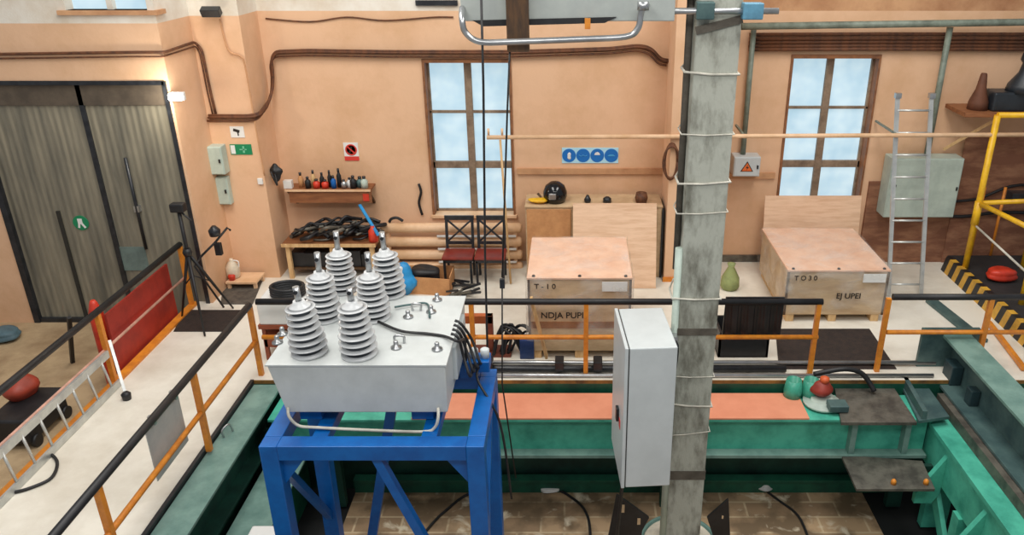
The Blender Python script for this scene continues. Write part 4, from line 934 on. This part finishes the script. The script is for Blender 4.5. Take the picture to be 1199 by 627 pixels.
bundle(path, [(0, 0, 0), (0.02, -0.01, 0.045), (-0.015, 0, -0.045), (0.03, -0.035, 0.02)], 0.019, 'brown cable in the bundle running round the pilaster and over the left window', 'cables over the left window')
zc_ = P(225, 50, Y=12.45).z
tag(MB().tube(bend([(-13, YG - 0.03, zc_ - .08), (-9, YG - 0.03, zc_ - .04), (-6.2, YG - 0.03, zc_), (-5.74, YG - 0.03, zc_), (-5.75, YP - 0.03, zc_ + .01), (-5.66, YP - 0.04, zc_ - .1), (-5.64, YP - 0.04, zc_ - .8), (-5.62, YP - 0.04, zl_ + .02)], 0.08), 0.02, 8).build('cable', 'cable'), 'brown cable over the gate that drops beside the pilaster, thicker of two', 'cable')
tag(MB().tube(bend([(-13, YG - 0.03, zc_ - .13), (-9, YG - 0.03, zc_ - .1), (-6.2, YG - 0.03, zc_ - .06), (-5.77, YG - 0.03, zc_ - .06), (-5.745, YP - 0.03, zc_ - .05), (-5.7, YP - 0.04, zc_ - .16), (-5.69, YP - 0.04, zc_ - .8), (-5.67, YP - 0.04, zl_ + .02)], 0.08), 0.012, 8).build('cable', 'cable'), 'thin brown cable just under the thicker one over the gate', 'cable')
za = P(400, 20, Y=YW).z
tag(MB().tube(arc([(-4.9, YW - 0.02, za - .02), (-4.2, YW - 0.02, za - 0.07), (-3.6, YW - 0.02, za), (-3.0, YW - 0.02, za - 0.05), (-2.2, YW - 0.02, za), (-1.9, YW - .02, za)]), 0.012, 8).build('cable', 'cable'), 'thin sagging wire along the foot of the white upper wall', 'cable')
# wire from floodlight down pilaster
q = P(258, 22, Y=YP)
tag(MB().tube(arc([(q.x, YP - 0.03, q.z), (q.x + .05, YP - 0.03, q.z - 0.45), (q.x + 0.22, YP - 0.03, q.z - 0.55), (q.x + .27, YP - .03, q.z - 0.7), (q.x + 0.28, YP - 0.03, P(290, 136, Y=YP).z), (q.x + 0.3, YP - 0.03, P(300, 205, Y=YP).z)]), 0.012).build('cable', 'stain'), 'thin brown wire from the black floodlight down the pilaster', 'cable')
q = P(304, 212, Y=YP)
tag(MB().box(-5.14, -5.06, YP - 0.04, YP, q.z - 0.05, q.z + 0.05).build('wall_socket', 'white', bevel=0.006), 'small white wall socket at the foot of the pilaster wire', 'socket')
# floodlight
q = P(248, 17, Y=YP - 0.15)
r = thing('floodlight', (q.x, YP, q.z), 'black floodlight fixed high on the left pilaster', 'floodlight')
MB().box(q.x - 0.14, q.x + 0.14, YP - 0.22, YP - 0.1, q.z - 0.02, q.z + 0.1, (0.5, 0, 0)).build('housing', 'blackm', r, 0.01)
MB().box(q.x - 0.03, q.x + 0.03, YP - 0.12, YP, q.z - 0.04, q.z + 0.02).build('bracket', 'blackm', r)
# bright lamp beside the gate
q = P(205, 114, Y=YG - 0.12)
r = thing('wall_lamp', (q.x, YG, q.z), 'glowing white wall lamp at the upper right corner of the gate', 'lamp')
MB().box(q.x - 0.1, q.x + 0.1, YG - 0.07, YG, q.z - 0.06, q.z + 0.06).build('lamp_base', 'white', r, 0.01)
MB().box(q.x - 0.1, q.x + 0.1, YG - 0.14, YG - 0.075, q.z - 0.05, q.z + 0.05).build('lamp_glass', emis('lit_lamp', (255, 248, 235), 14), r, 0.02)
# beige gas pipe with supports
z0p = P(572, 161, Y=12.75).z
r = thing('pipe', (2, 12.75, z0p), 'long thin beige pipe crossing in front of both windows and behind the column', 'pipe')
MB().tube([(P(570, 160, Y=12.3).x, 12.3, P(572, 161, Y=12.3).z), (9.3, 12.3, P(1199, 157, Y=12.3).z)], 0.035, 12).build('pipe_run', 'beige', r)
for px in (572, 588): q = P(px, 158, Y=12.3); MB().tube([(q.x, 12.3, q.z), (q.x, 12.3, q.z + 0.1)], 0.018).build('stub', 'beige', r)
tag(MB().tube([P(586, 163, Y=12.3) + Vector((0, -0.05, 0)), P(598, 332, Z=0.02)], 0.018).build('wooden_pole', 'woodl'), 'thin pale pole propped from the beige pipe to the floor right of the chairs', 'pole')
for px in (1049, 870):
    q = P(px, 157, Y=12.3)
    MB().bar((q.x, 12.3, q.z), (q.x, 13.2 if px > 900 else 12.9, q.z), 0.03).build('wall_bracket', 'pipeg', r)
# cable coil on pilaster
q = P(786, 190, Y=12.3)
mb = MB()
for k in range(3):
    mb.tube([(q.x + (0.1 + 0.015 * k) * math.cos(t), 12.33 - 0.02 * k, q.z + (0.3 - 0.02 * k) * math.sin(t)) for t in [2 * PI * i / 20 for i in range(21)]], 0.018, 8)
tag(mb.build('cable_coil', 'cable'), 'brown cable coil hung on the pilaster left of the column', 'coil')
q = P(491, 225, Y=YW - 0.03)
tag(MB().tube(arc([(q.x, YW - 0.03, q.z + 0.15), (q.x + 0.03, YW - 0.04, q.z), (q.x - 0.02, YW - 0.04, q.z - 0.2), (q.x + 0.02, YW - 0.03, q.z - 0.42)]), 0.022).build('hanging_chain', 'black'), 'short black chain hanging on the wall left of the left window', 'chain')

# ================================================================ LADDERS
def ladder_rungs(r, A0, A1, B0, B1, n, rr_=0.016, skip=0.06):
    A0, A1, B0, B1 = map(Vector, (A0, A1, B0, B1))
    for k in range(n):
        t = skip + (1 - 2 * skip) * k / (n - 1); MB().tube([A0.lerp(A1, t), B0.lerp(B1, t)], rr_, 8).build('rung', 'alu', r)
# leaning ladder on the right
bL = P(1040, 305, Z=0.02); bR = P(1079, 345, Z=0.02)
yb0 = 11.75; yt0 = 12.62
bl = Vector((P(1043, 330, Y=yb0).x, yb0, 0.01)); br_ = Vector((P(1079, 345, Y=yb0).x, yb0, 0.01))
tl = P(1051, 115, Y=yt0 - 0.1); tr_ = P(1091, 113, Y=yt0 - 0.1)
tr_.z = tl.z
br_.x = bl.x + (tr_.x - tl.x) * 1.0
r = thing('ladder', (bl.x + 0.25, yb0, 0), 'grey aluminium ladder leaning on the wall before the grey wall cabinet', 'ladder')
MB().bar(bl, tl, 0.065, 0.03).build('stringer', 'alu', r); MB().bar(br_, tr_, 0.065, 0.03).build('stringer', 'alu', r)
ladder_rungs(r, bl, tl, br_, tr_, 9, 0.018)
for p in (tl, tr_): MB().box(p.x - 0.045, p.x + 0.045, p.y - 0.04, p.y + 0.04, p.z, p.z + 0.08).build('end_cap', 'steel', r)
# ladder lying on its side on the walkway
xs0, xs1 = -5.97, -6.0
ya, yz = 4.5, P(140, 445, X=xs0).y
r = thing('ladder', (xs0, (ya + yz) / 2, 0), 'aluminium ladder lying on its side along the left walkway railing', 'ladder')
l0, l1, u0, u1 = Vector((xs0, ya, 0.05)), Vector((xs0, yz, 0.05)), Vector((xs1 - 0.0, ya, 0.5)), Vector((xs1 - 0.0, yz - 0.05, 0.5))
MB().bar(l0, l1, 0.03, 0.09).build('stringer', 'alu', r); MB().bar(u0, u1, 0.03, 0.1).build('stringer', 'alu', r)
ladder_rungs(r, l0, l1, u0, u1, 14, 0.016, 0.04)
MB().bar((xs1 + 0.02, yz + 0.02, 0.66), P(147, 462, Z=0.06), 0.035, 0.025).build('stabiliser_bar', 'alu', r)
q = P(148, 464, Z=0.05); MB().lathe([(0.05, -0.05), (0.06, 0.03), (0.03, 0.06)], q, 16).build('rubber_foot', 'black', r)

# ================================================================ LOWER BAY (behind left rail)
q = P(25, 520, Z=ZL)
r = thing('trolley', (-7.0, 6.9, ZL), 'black and red machine standing in the lower bay behind the lying ladder', 'machine')
bx = P(45, 500, Z=ZL)
MB().box(bx.x - 0.25, bx.x + 0.25, bx.y - 0.5, bx.y + 0.3, ZL + 0.08, ZL + 0.42).build('body', 'black', r, 0.03)
MB().blob((bx.x - 0.15, bx.y + 0.1, ZL + 0.52), 0.2, 0.2, 0.17, 8, 0.07).build('motor_cover', mat('dull_red_cover', (160, 60, 40), 0.5), r)
for sx in (-0.25, 0.25):
    for sy in (-0.4, 0.22): MB().tube([(bx.x + sx - .03, bx.y + sy, ZL + 0.08), (bx.x + sx + .03, bx.y + sy, ZL + 0.08)], 0.08, 16).build('wheel', 'black', r)
q = P(85, 425, Z=ZL)
tag(MB().bar((q.x, q.y, ZL), (q.x + 0.35, q.y - 0.3, ZL + 0.9), 0.05).build('prop_bar', 'black'), 'black bar leaning near the far end of the lying ladder', 'bar')
q = P(8, 398, Z=ZL)
tag(MB().blob((q.x, q.y, ZL + 0.1), 0.25, 0.2, 0.09, 12, .1).build('tarpaulin', mat('grey_blue_sheet', (84, 112, 122), .6)), 'folded grey-blue tarpaulin on the lower floor at the left edge', 'tarpaulin')
h0 = arc([P(12, 578, Z=.02), P(35, 572, Z=.02), P(60, 560, Z=.02), P(67, 542, Z=.02), P(58, 532, Z=.02), P(50, 540, Z=.03)], 6)
tag(MB().tube(h0, 0.018).build('hose', 'black'), 'looped black hose on the walkway below the lying ladder', 'hose')

# ================================================================ TRIPOD
ap = P(218, 243, X=-5.72); base = [P(240, 394, Z=0.01), P(273, 361, Z=0.01), P(213, 372, Z=0.01)]
cx_, cy_ = -5.68, 10.85
r = thing('tripod', (cx_, cy_, 0), 'tall black tripod standing on the walkway in front of the gate', 'tripod')
zap = P(218, 248, Y=cy_).z
MB().tube([(cx_, cy_, 0.75), (cx_, cy_, zap)], 0.028).build('centre_column', 'black', r)
hub = Vector((cx_, cy_, 1.15)); MB().lathe([(0.05, -0.06), (0.07, 0), (0.05, 0.06)], hub, 16).build('hub', 'black', r)
for b in base:
    MB().tube([hub, hub.lerp(b, 0.5), b], [0.026, 0.022, 0.014], 8).build('leg', 'black', r)
    MB().tube([hub.lerp(b, 0.5), (cx_, cy_, 0.78)], 0.01, 6).build('brace', 'black', r)
MB().box(cx_ - 0.1, cx_ + 0.1, cy_ - 0.07, cy_ + 0.07, zap, zap + 0.13).build('head', 'black', r, 0.02)
MB().tube([(cx_, cy_, zap + 0.02), (cx_ + 0.2, cy_ - 0.1, zap - 0.1)], 0.014).build('pan_handle', 'black', r)
plate('floor_mat', [(203, 388), (266, 388), (282, 363), (217, 363)], 0.014, 0.012, 'matte', 'dark brown mat under the tripod legs before the gate', 'mat')
plate('floor_mat', [(258, 356), (296, 356), (308, 327), (262, 330)], 0.014, 0.012, 'greymat', 'grey doormat at the foot of the left pilaster', 'mat')
plate('floor_mat', [(912, 432), (1050, 432), (1018, 385), (908, 385)], 0.014, 0.012, 'matte', 'large dark brown mat in front of the right crate', 'mat')
# ledge with jug, adjustable lamp
q = P(276, 318, Y=12.2)
r = thing('low_stand', (-5.6, 12.2, 0), 'low pale stand carrying a white jug at the foot of the left pilaster', 'stand')
MB().box(-5.76, -5.25, 12.0, 12.42, 0.1, 0.14).build('top', 'beige', r, 0.006)
for x in (-5.74, -5.31): 
    for y in (12.02, 12.34): MB().box(x, x + 0.05, y, y + 0.05, 0, 0.1).build('leg', 'beige', r)
q = P(273, 318, Y=12.2)
j = tag(MB().lathe([(0.09, 0), (0.11, 0.04), (0.11, 0.2), (0.06, 0.28), (0.03, 0.31), (0.03, 0.34)], (q.x, 12.2, 0.14), 24).build('plastic_jug', mat('milky_plastic', (226, 212, 188), 0.4)), 'milky white plastic jug on the low stand by the pilaster', 'jug')
MB().tube(arc([(q.x + 0.03, 12.2, 0.45), (q.x + 0.11, 12.2, 0.43), (q.x + 0.11, 12.2, 0.33)]), 0.012).build('handle', 'white', j)
q = P(256, 308, Y=12.1)
tag(MB().lathe([(0.05, 0), (0.06, 0.08), (0.04, 0.1)], (-5.68, 12.1, 0.14), 16).build('cup', 'redb'), 'small red cup beside the white jug on the low stand', 'cup')
# boom lamp from tripod
pts = [P(236, 300, Y=11.3), P(252, 284, Y=11.5), P(266, 267, Y=11.7), P(270, 270, Y=11.72)]
r = thing('boom_lamp', (-5.3, 11.3, 0), 'black jointed boom light reaching right of the tripod', 'lamp')
MB().tube(pts, 0.018).build('arm', 'black', r)
MB().lathe([(0.08, 0), (0.09, 0.09), (0.03, 0.16)], P(252, 276, Y=11.5), 16).build('lamp_head', 'blackm', r)
MB().tube([pts[0], P(228, 312, Y=11.1), P(262, 360, Z=0.01)], 0.016).build('stand_leg', 'black', r)
MB().box(*(lambda q: (q.x - 0.05, q.x + 0.05, 11.45, 11.53, q.z - 0.12, q.z + .08))(P(256, 290, Y=11.5))).build('ballast', 'black', r, 0.01)

# ================================================================ CLUTTER BETWEEN
# white carton + black hose left of the tank (on a low red-brown trolley)
x0_, x1_ = P(302, 372, Y=9.7).x, P(338, 372, Y=9.7).x + 0.35
r = thing('cart', ((x0_ + x1_) / 2, 9.9, 0), 'red-brown low cart behind the corner of the pit railing', 'cart')
MB().box(x0_, x1_, 9.65, 10.2, 0.5, 0.56).build('deck', mat('rust_red', (150, 74, 44), 0.6), r)
for x in (x0_ + 0.03, x1_ - 0.08):
    for y in (9.68, 10.12): MB().box(x, x + 0.05, y, y + 0.05, 0, 0.5).build('leg', mat('rust_red', (150, 74, 44), 0.6), r)
MB().box(x0_ + 0.03, x1_ - 0.03, 9.68, 10.16, 0.2, 0.4).build('drawer_box', mat('rust_red', (150, 74, 44), 0.6), r, .01)
tag(MB().box(x0_ + 0.02, x1_ - 0.02, 9.66, 10.15, 0.56, 0.9).build('carton', 'white', bevel=0.02), 'white box on the red-brown cart left of the tank', 'box')
mb = MB()
for k in range(4): mb.tube([((x0_ + x1_) / 2 + 0.0 + 0.22 * math.cos(t), 9.9 + 0.17 * math.sin(t), 0.93 + 0.035 * k) for t in [2 * PI * i / 24 for i in range(25)]], 0.024, 8)
tag(mb.build('hose_coil', 'black'), 'coil of black hose on top of the white box', 'hose')
# table with cardboard tray, tools
tx0_, tx1_ = P(462, 346, Y=11.1).x, P(552, 346, Y=11.1).x
q = P(490, 345, Z=0)
r = thing('cardboard_box', P(500, 342, Z=0), 'open cardboard box with cables on the floor behind the tank', 'box')
c0 = P(501, 345, Z=0.0); ex, ey = 0.38, 0.25
MB().box(c0.x - ex, c0.x + ex, c0.y - 0.015, c0.y, 0, 0.3, (0, 0, -0.15)).build('front_flap', 'card', r)
MB().box(c0.x - ex, c0.x + ex, c0.y + 0.5, c0.y + 0.515, 0, 0.3).build('rear_flap', 'card', r)
MB().box(c0.x - ex, c0.x - ex + 0.015, c0.y, c0.y + 0.5, 0, 0.3).build('side_flap', 'card', r)
MB().box(c0.x + ex - 0.015, c0.x + ex, c0.y, c0.y + 0.5, 0, 0.3).build('side_flap', 'card', r)
MB().box(c0.x - ex, c0.x + ex, c0.y, c0.y + 0.5, 0, 0.02).build('base', 'card', r)
tag(MB().blob((c0.x - 0.05, c0.y + 0.25, 0.25), 0.26, 0.18, 0.15, 5, 0.14).build('tool_bag', 'black'), 'dark rag bundle inside the open cardboard box', 'bundle')
q = P(475, 320, Y=11.9)
r = thing('plastic_bag', (q.x, 11.9, 0), 'bright blue plastic bag on the floor between bushing and chairs', 'bag')
MB().blob((q.x - 0.02, 11.9, 0.24), 0.2, 0.18, 0.25, 3, 0.16).build('bag', 'blueb', r)
MB().blob((q.x - 0.1, 11.8, 0.45), 0.1, 0.08, 0.1, 5, 0.15).build('bag_mouth', 'white', r)
rnd = random.Random(5)
for k in range(12):
    q = P(rnd.uniform(522, 553), rnd.uniform(332, 349), Z=0.03)
    a_ = rnd.uniform(-0.6, 0.6)
    tag(MB().bar((q.x - 0.16 * math.cos(a_), q.y - 0.2 * math.sin(a_), 0.03 + 0.02 * (k % 3)), (q.x + 0.16 * math.cos(a_), q.y + 0.2 * math.sin(a_), 0.06 + 0.03 * (k % 4)), 0.035, 0.03).build('hand_tool', 'blackm' if k % 3 else 'dsteel'), 'dark hand tool in the heap on the floor before the chairs', 'tool', 'hand tools before the chairs')
# red-brown steel frame behind rail
xA = P(573, 380, Y=9.9).x
r = thing('steel_frame', (xA, 9.9, 0), 'red-brown angled steel frame behind the far railing near the tank', 'frame')
rb = mat('oxide_red', (128, 62, 42), 0.6)
MB().box(xA - 0.05, xA + 0.05, 9.85, 9.95, 0, 0.6).build('upright', rb, r, .006)
MB().box(P(530, 380, Y=9.9).x, xA + 0.05, 9.85, 9.95, 0.48, 0.6).build('arm', mat('orange_brown', (184, 92, 40), 0.6), r, .006)
MB().box(xA - 0.3, xA + 0.3, 9.75, 10.05, 0, 0.04).build('base', rb, r)
# black hose heap
rnd = random.Random(21)
for k in range(12):
    x = P(rnd.uniform(588, 618), 400, Y=9.8).x; y = 9.75 + 0.2 * rnd.random()
    pts = [(x - 0.2, y, 0.03), (x - 0.1, y + 0.1, 0.2 + 0.2 * rnd.random()), (x + 0.08, y, 0.3 + 0.15 * rnd.random()), (x + 0.2, y + 0.05, 0.05)]
    tag(MB().tube(arc(pts, 5), 0.018, 8).build('hose', 'black'), 'black hose in the heap behind the far railing, left of the crate', 'hose', 'hoses left of the crate')
tag(MB().bar(P(622, 350, Y=9.5), P(640, 418, Y=9.6), 0.035, 0.12, (0, 1, 0)).build('wooden_plank', 'woodl'), 'narrow pale wooden plank leaning on the crate behind the railing', 'plank')
xk = P(600, 395, Y=9.75).x
tag(MB().box(xk + 0.1, xk + 0.3, 9.7, 9.9, 0.0, 0.3).build('battery_box', mat('dark_blue_plastic', (34, 60, 110), .4), bevel=0.01), 'small dark blue box beside the hose heap behind the railing', 'box')
# behind column: black crate with white bucket
q = P(868, 425, Y=9.8)
r = thing('tool_crate', (q.x, 9.9, 0), 'black open crate below the black cloth behind the far railing', 'crate')
MB().box(q.x - 0.35, q.x + 0.35, 9.75, 9.78, 0, 0.32).build('front', 'black', r); MB().box(q.x - 0.35, q.x + 0.35, 10.15, 10.18, 0, 0.45).build('rear', 'black', r)
MB().box(q.x - 0.35, q.x - 0.32, 9.75, 10.18, 0, 0.4).build('side', 'black', r); MB().box(q.x + 0.32, q.x + 0.35, 9.75, 10.18, 0, 0.4).build('side', 'black', r); MB().box(q.x - .35, q.x + .35, 9.75, 10.18, 0, 0.02).build('bottom', 'black', r)
tag(MB().lathe([(0.12, 0.02), (0.15, 0.42), (0.14, 0.42), (0.11, 0.05)], (q.x + 0.02, 9.97, 0.0), 24).build('bucket', 'white'), 'white bucket standing in the black crate right of the column', 'bucket')
# green bag at column foot
q = P(853, 315, Y=12.3)
tag(MB().lathe([(0.12, 0), (0.16, 0.06), (0.15, 0.2), (0.05, 0.4), (0.07, 0.46), (0.02, 0.47)], (q.x - .01, 12.05, 0), 14).build('cloth_sack', 'olive'), 'olive green tied sack on the floor right of the column', 'sack')
# black cable at valve
tag(MB().tube(arc([(3.2, 9.1, 0.12), (3.6, 9.1, 0.2), (3.85, 9.1, 0.12), (4.0, 9.0, -0.08)]), 0.035).build('hose', 'black'), 'black hose bending over the pit edge above the red valve', 'hose')
for px in (700, 572, 655):
    q = P(px, 432, Y=9.32); 
    tag(MB().box(q.x - 0.06, q.x + 0.06, 9.26, 9.46, 0.06, 0.2).build('pipe_clamp', 'blackm', bevel=0.01), 'black clamp over the pipes at the pit edge, ' + {700: 'nearest the grey cabinet', 572: 'nearest the blue stand', 655: 'below the leaning plank'}[px], 'clamp')

# ================================================================ RIGHT SIDE: PLATFORM, YELLOW CAGE, SHELF
XH = 6.5
r = thing('platform', (7.5, 11.4, 0), 'dark low platform with a black and yellow striped edge at the right', 'platform')
MB().box(XH + 0.1, 10, 9.9, 12.9, 0.0, 0.25).build('deck', mat('dark_deck', (44, 42, 42), 0.7), r)
mb = MB(); mb.slot = 0; n = 22; ye0, ye1 = 9.8, 12.85; s = (ye1 - ye0) / n
for k in range(n):
    mb.slot = k % 2; ya_ = ye0 + k * s; yb_ = ya_ + s; sh = -0.12
    mb.prism([(XH, ya_, 0.0), (XH, yb_, 0.0), (XH, yb_ + sh, 0.3), (XH, ya_ + sh, 0.3)], (0.1, 0, 0))
mb.build('striped_kerb', ['hazy', 'black'], r)
r = thing('safety_cage', (XH + 0.1, 12.3, 0.25), 'yellow tubular steel guard frame standing on the dark platform', 'guard frame')
zA = P(1163, 135, Y=12.3).z; xA = P(1165, 137, Y=12.3).x; xA = XH + 0.13; 
MB().tube([(xA, 12.3, 0.25), (xA, 12.3, zA)], 0.05, 12).build('post', 'yellow', r)
MB().tube([(xA, 12.3, 1.05), (xA, 12.3, 1.45)], 0.062, 12).build('sleeve', 'yellow', r)
MB().tube([(xA, 12.3, zA), (8.9, 12.3, zA)], 0.045, 12).build('top_rail', 'yellow', r)
zB = P(1141, 238, Y=12.3).z
MB().tube([(xA, 12.3, zB), (8.9, 12.3, zB + 0.1)], 0.04, 12).build('middle_rail', 'yellow', r)
q = P(1199, 268, X=XH + 0.45)
xB, yB = 6.88, 10.95
MB().tube([(xA, 12.3, zB), (xB, yB, zB)], 0.04, 12).build('side_rail', 'yellow', r)
MB().tube([(xB, yB, 0.25), (xB, yB, zB + .02)], 0.045, 12).build('post', 'yellow', r)
MB().tube([(7.6, 12.3, 0.25), (7.6, 12.3, zA)], 0.045, 12).build('post', 'yellow', r)
for x in (7.0, 7.35): MB().tube([(x, 12.9, 0.25), (x, 12.9, 1.5)], 0.025, 8).build('baluster', 'orange', r)
MB().tube([(xA, 12.3, 1.05), (xB, yB, 0.75)], 0.018, 8).build('chain', 'rope', r)
tag(MB().blob((7.0, 11.85, 0.36), 0.28, 0.15, 0.1, 13, 0.1).build('cloth_bundle', 'redb'), 'orange-red cloth bundle on the dark platform inside the yellow frame', 'cloth')
tag(MB().box(7.3, 9.5, 12.55, 12.75, 1.35, 1.5).build('dark_beam', 'blackm', bevel=0.01), 'dark horizontal beam behind the yellow frame', 'beam')
tag(MB().bar(P(1158, 378, Z=0.05), P(1199, 432, Z=0.05), 0.06, 0.06).build('barrier_bar', 'orange'), 'orange bar slanting on the floor right of the runway beam', 'bar')
tag(MB().bar(P(1090, 352, Z=0.03), P(1150, 400, Z=0.03), 0.18, 0.05).build('channel_bar', 'tealm'), 'flat grey steel channel on the floor left of the striped kerb', 'steel bar')
# corner shelf with machinery
zsf = P(1130, 128, Y=12.6).z; xs_ = P(1126, 130, Y=12.6).x
r = thing('wall_shelf', (xs_ + 0.8, 12.9, zsf - .1), 'brown wooden shelf high on the right wall above the yellow frame', 'shelf')
MB().box(xs_, 9.2, 12.45, YW - .06, zsf - 0.1, zsf - 0.03).build('shelf_board', 'wood', r, 0.006)
MB().bar((xs_ + 0.6, 12.55, zsf - 0.12), (xs_ + 0.1, YW - .1, zsf - 0.8), 0.05).build('brace', 'woodl', r)
MB().bar((8.2, 12.55, zsf - 0.12), (8.2, YW - .1, zsf - 0.8), 0.05).build('brace', 'woodl', r)
q = P(1146, 118, Y=12.75)
tag(MB().lathe([(0.16, 0), (0.15, 0.12), (0.08, 0.32), (0.05, 0.55), (0.04, 0.57)], (q.x, 12.75, zsf - .03), 14).build('metal_cone', mat('dark_rust', (104, 62, 40), .7)), 'rusty brown cone standing on the left end of the high shelf', 'cone')
q = P(1178, 120, Y=12.7)
r = thing('machine_part', (q.x, 12.75, zsf - 0.03), 'dark machine casting with a raised neck on the high right shelf', 'machine part')
dk = mat('oily_dark_iron', (40, 46, 52), .4)
MB().box(q.x - 0.28, q.x + 1.0, 12.55, 12.95, zsf - 0.03, zsf + 0.27).build('base', dk, r, 0.03)
MB().lathe([(0.28, 0), (0.25, 0.12), (0.13, 0.3), (0.1, 0.45), (0.14, 0.5), (0.12, 0.6), (0.05, 0.66)], (q.x + 0.25, 12.72, zsf + 0.25), 20).build('neck', dk, r)
MB().tube(arc([(q.x + 0.1, 12.5, zsf + 0.78), (q.x + 0.25, 12.48, zsf + 0.85), (q.x + 0.4, 12.5, zsf + 0.8)]), 0.025).build('handle', 'alu', r)

# ================================================================ LIGHT
w = bpy.data.worlds.new('world'); scene.world = w; w.use_nodes = True
bg = w.node_tree.nodes['Background']; bg.inputs[0].default_value = lin((236, 240, 246)); bg.inputs[1].default_value = 0.42
def area(x, y, z, sx, sy, e, col=(1, 1, 1), rot=(0, 0, 0)):  # unseen area lights added overhead for soft top light
    l = bpy.data.lights.new('overhead_fill', 'AREA'); l.shape = 'RECTANGLE'; l.size = sx; l.size_y = sy; l.energy = e; l.color = col
    o = bpy.data.objects.new('overhead_fill', l); C.objects.link(o); o.location = (x, y, z); o.rotation_euler = rot; return o
area(-3.5, 7.5, 9.0, 2.5, 6, 500, (1, 0.97, 0.92)); area(3.5, 7.5, 9.0, 2.5, 6, 500, (1, 0.97, 0.92))
area(0, 1.0, 8.5, 9, 1.5, 360, (1, 0.97, 0.93), (math.radians(35), 0, 0))
l = bpy.data.lights.new('gate_lamp', 'POINT'); l.energy = 30; l.color = (1, 0.93, 0.8); l.shadow_soft_size = 0.08
lo = bpy.data.objects.new('gate_lamp', l); C.objects.link(lo); lo.location = P(205, 114, Y=YG - 0.12) + Vector((0, -0.2, 0))
vs = scene.view_settings; vs.view_transform = 'Standard'; vs.look = 'None'; vs.gamma = 1; vs.exposure = -0.06; vs.use_curve_mapping = False
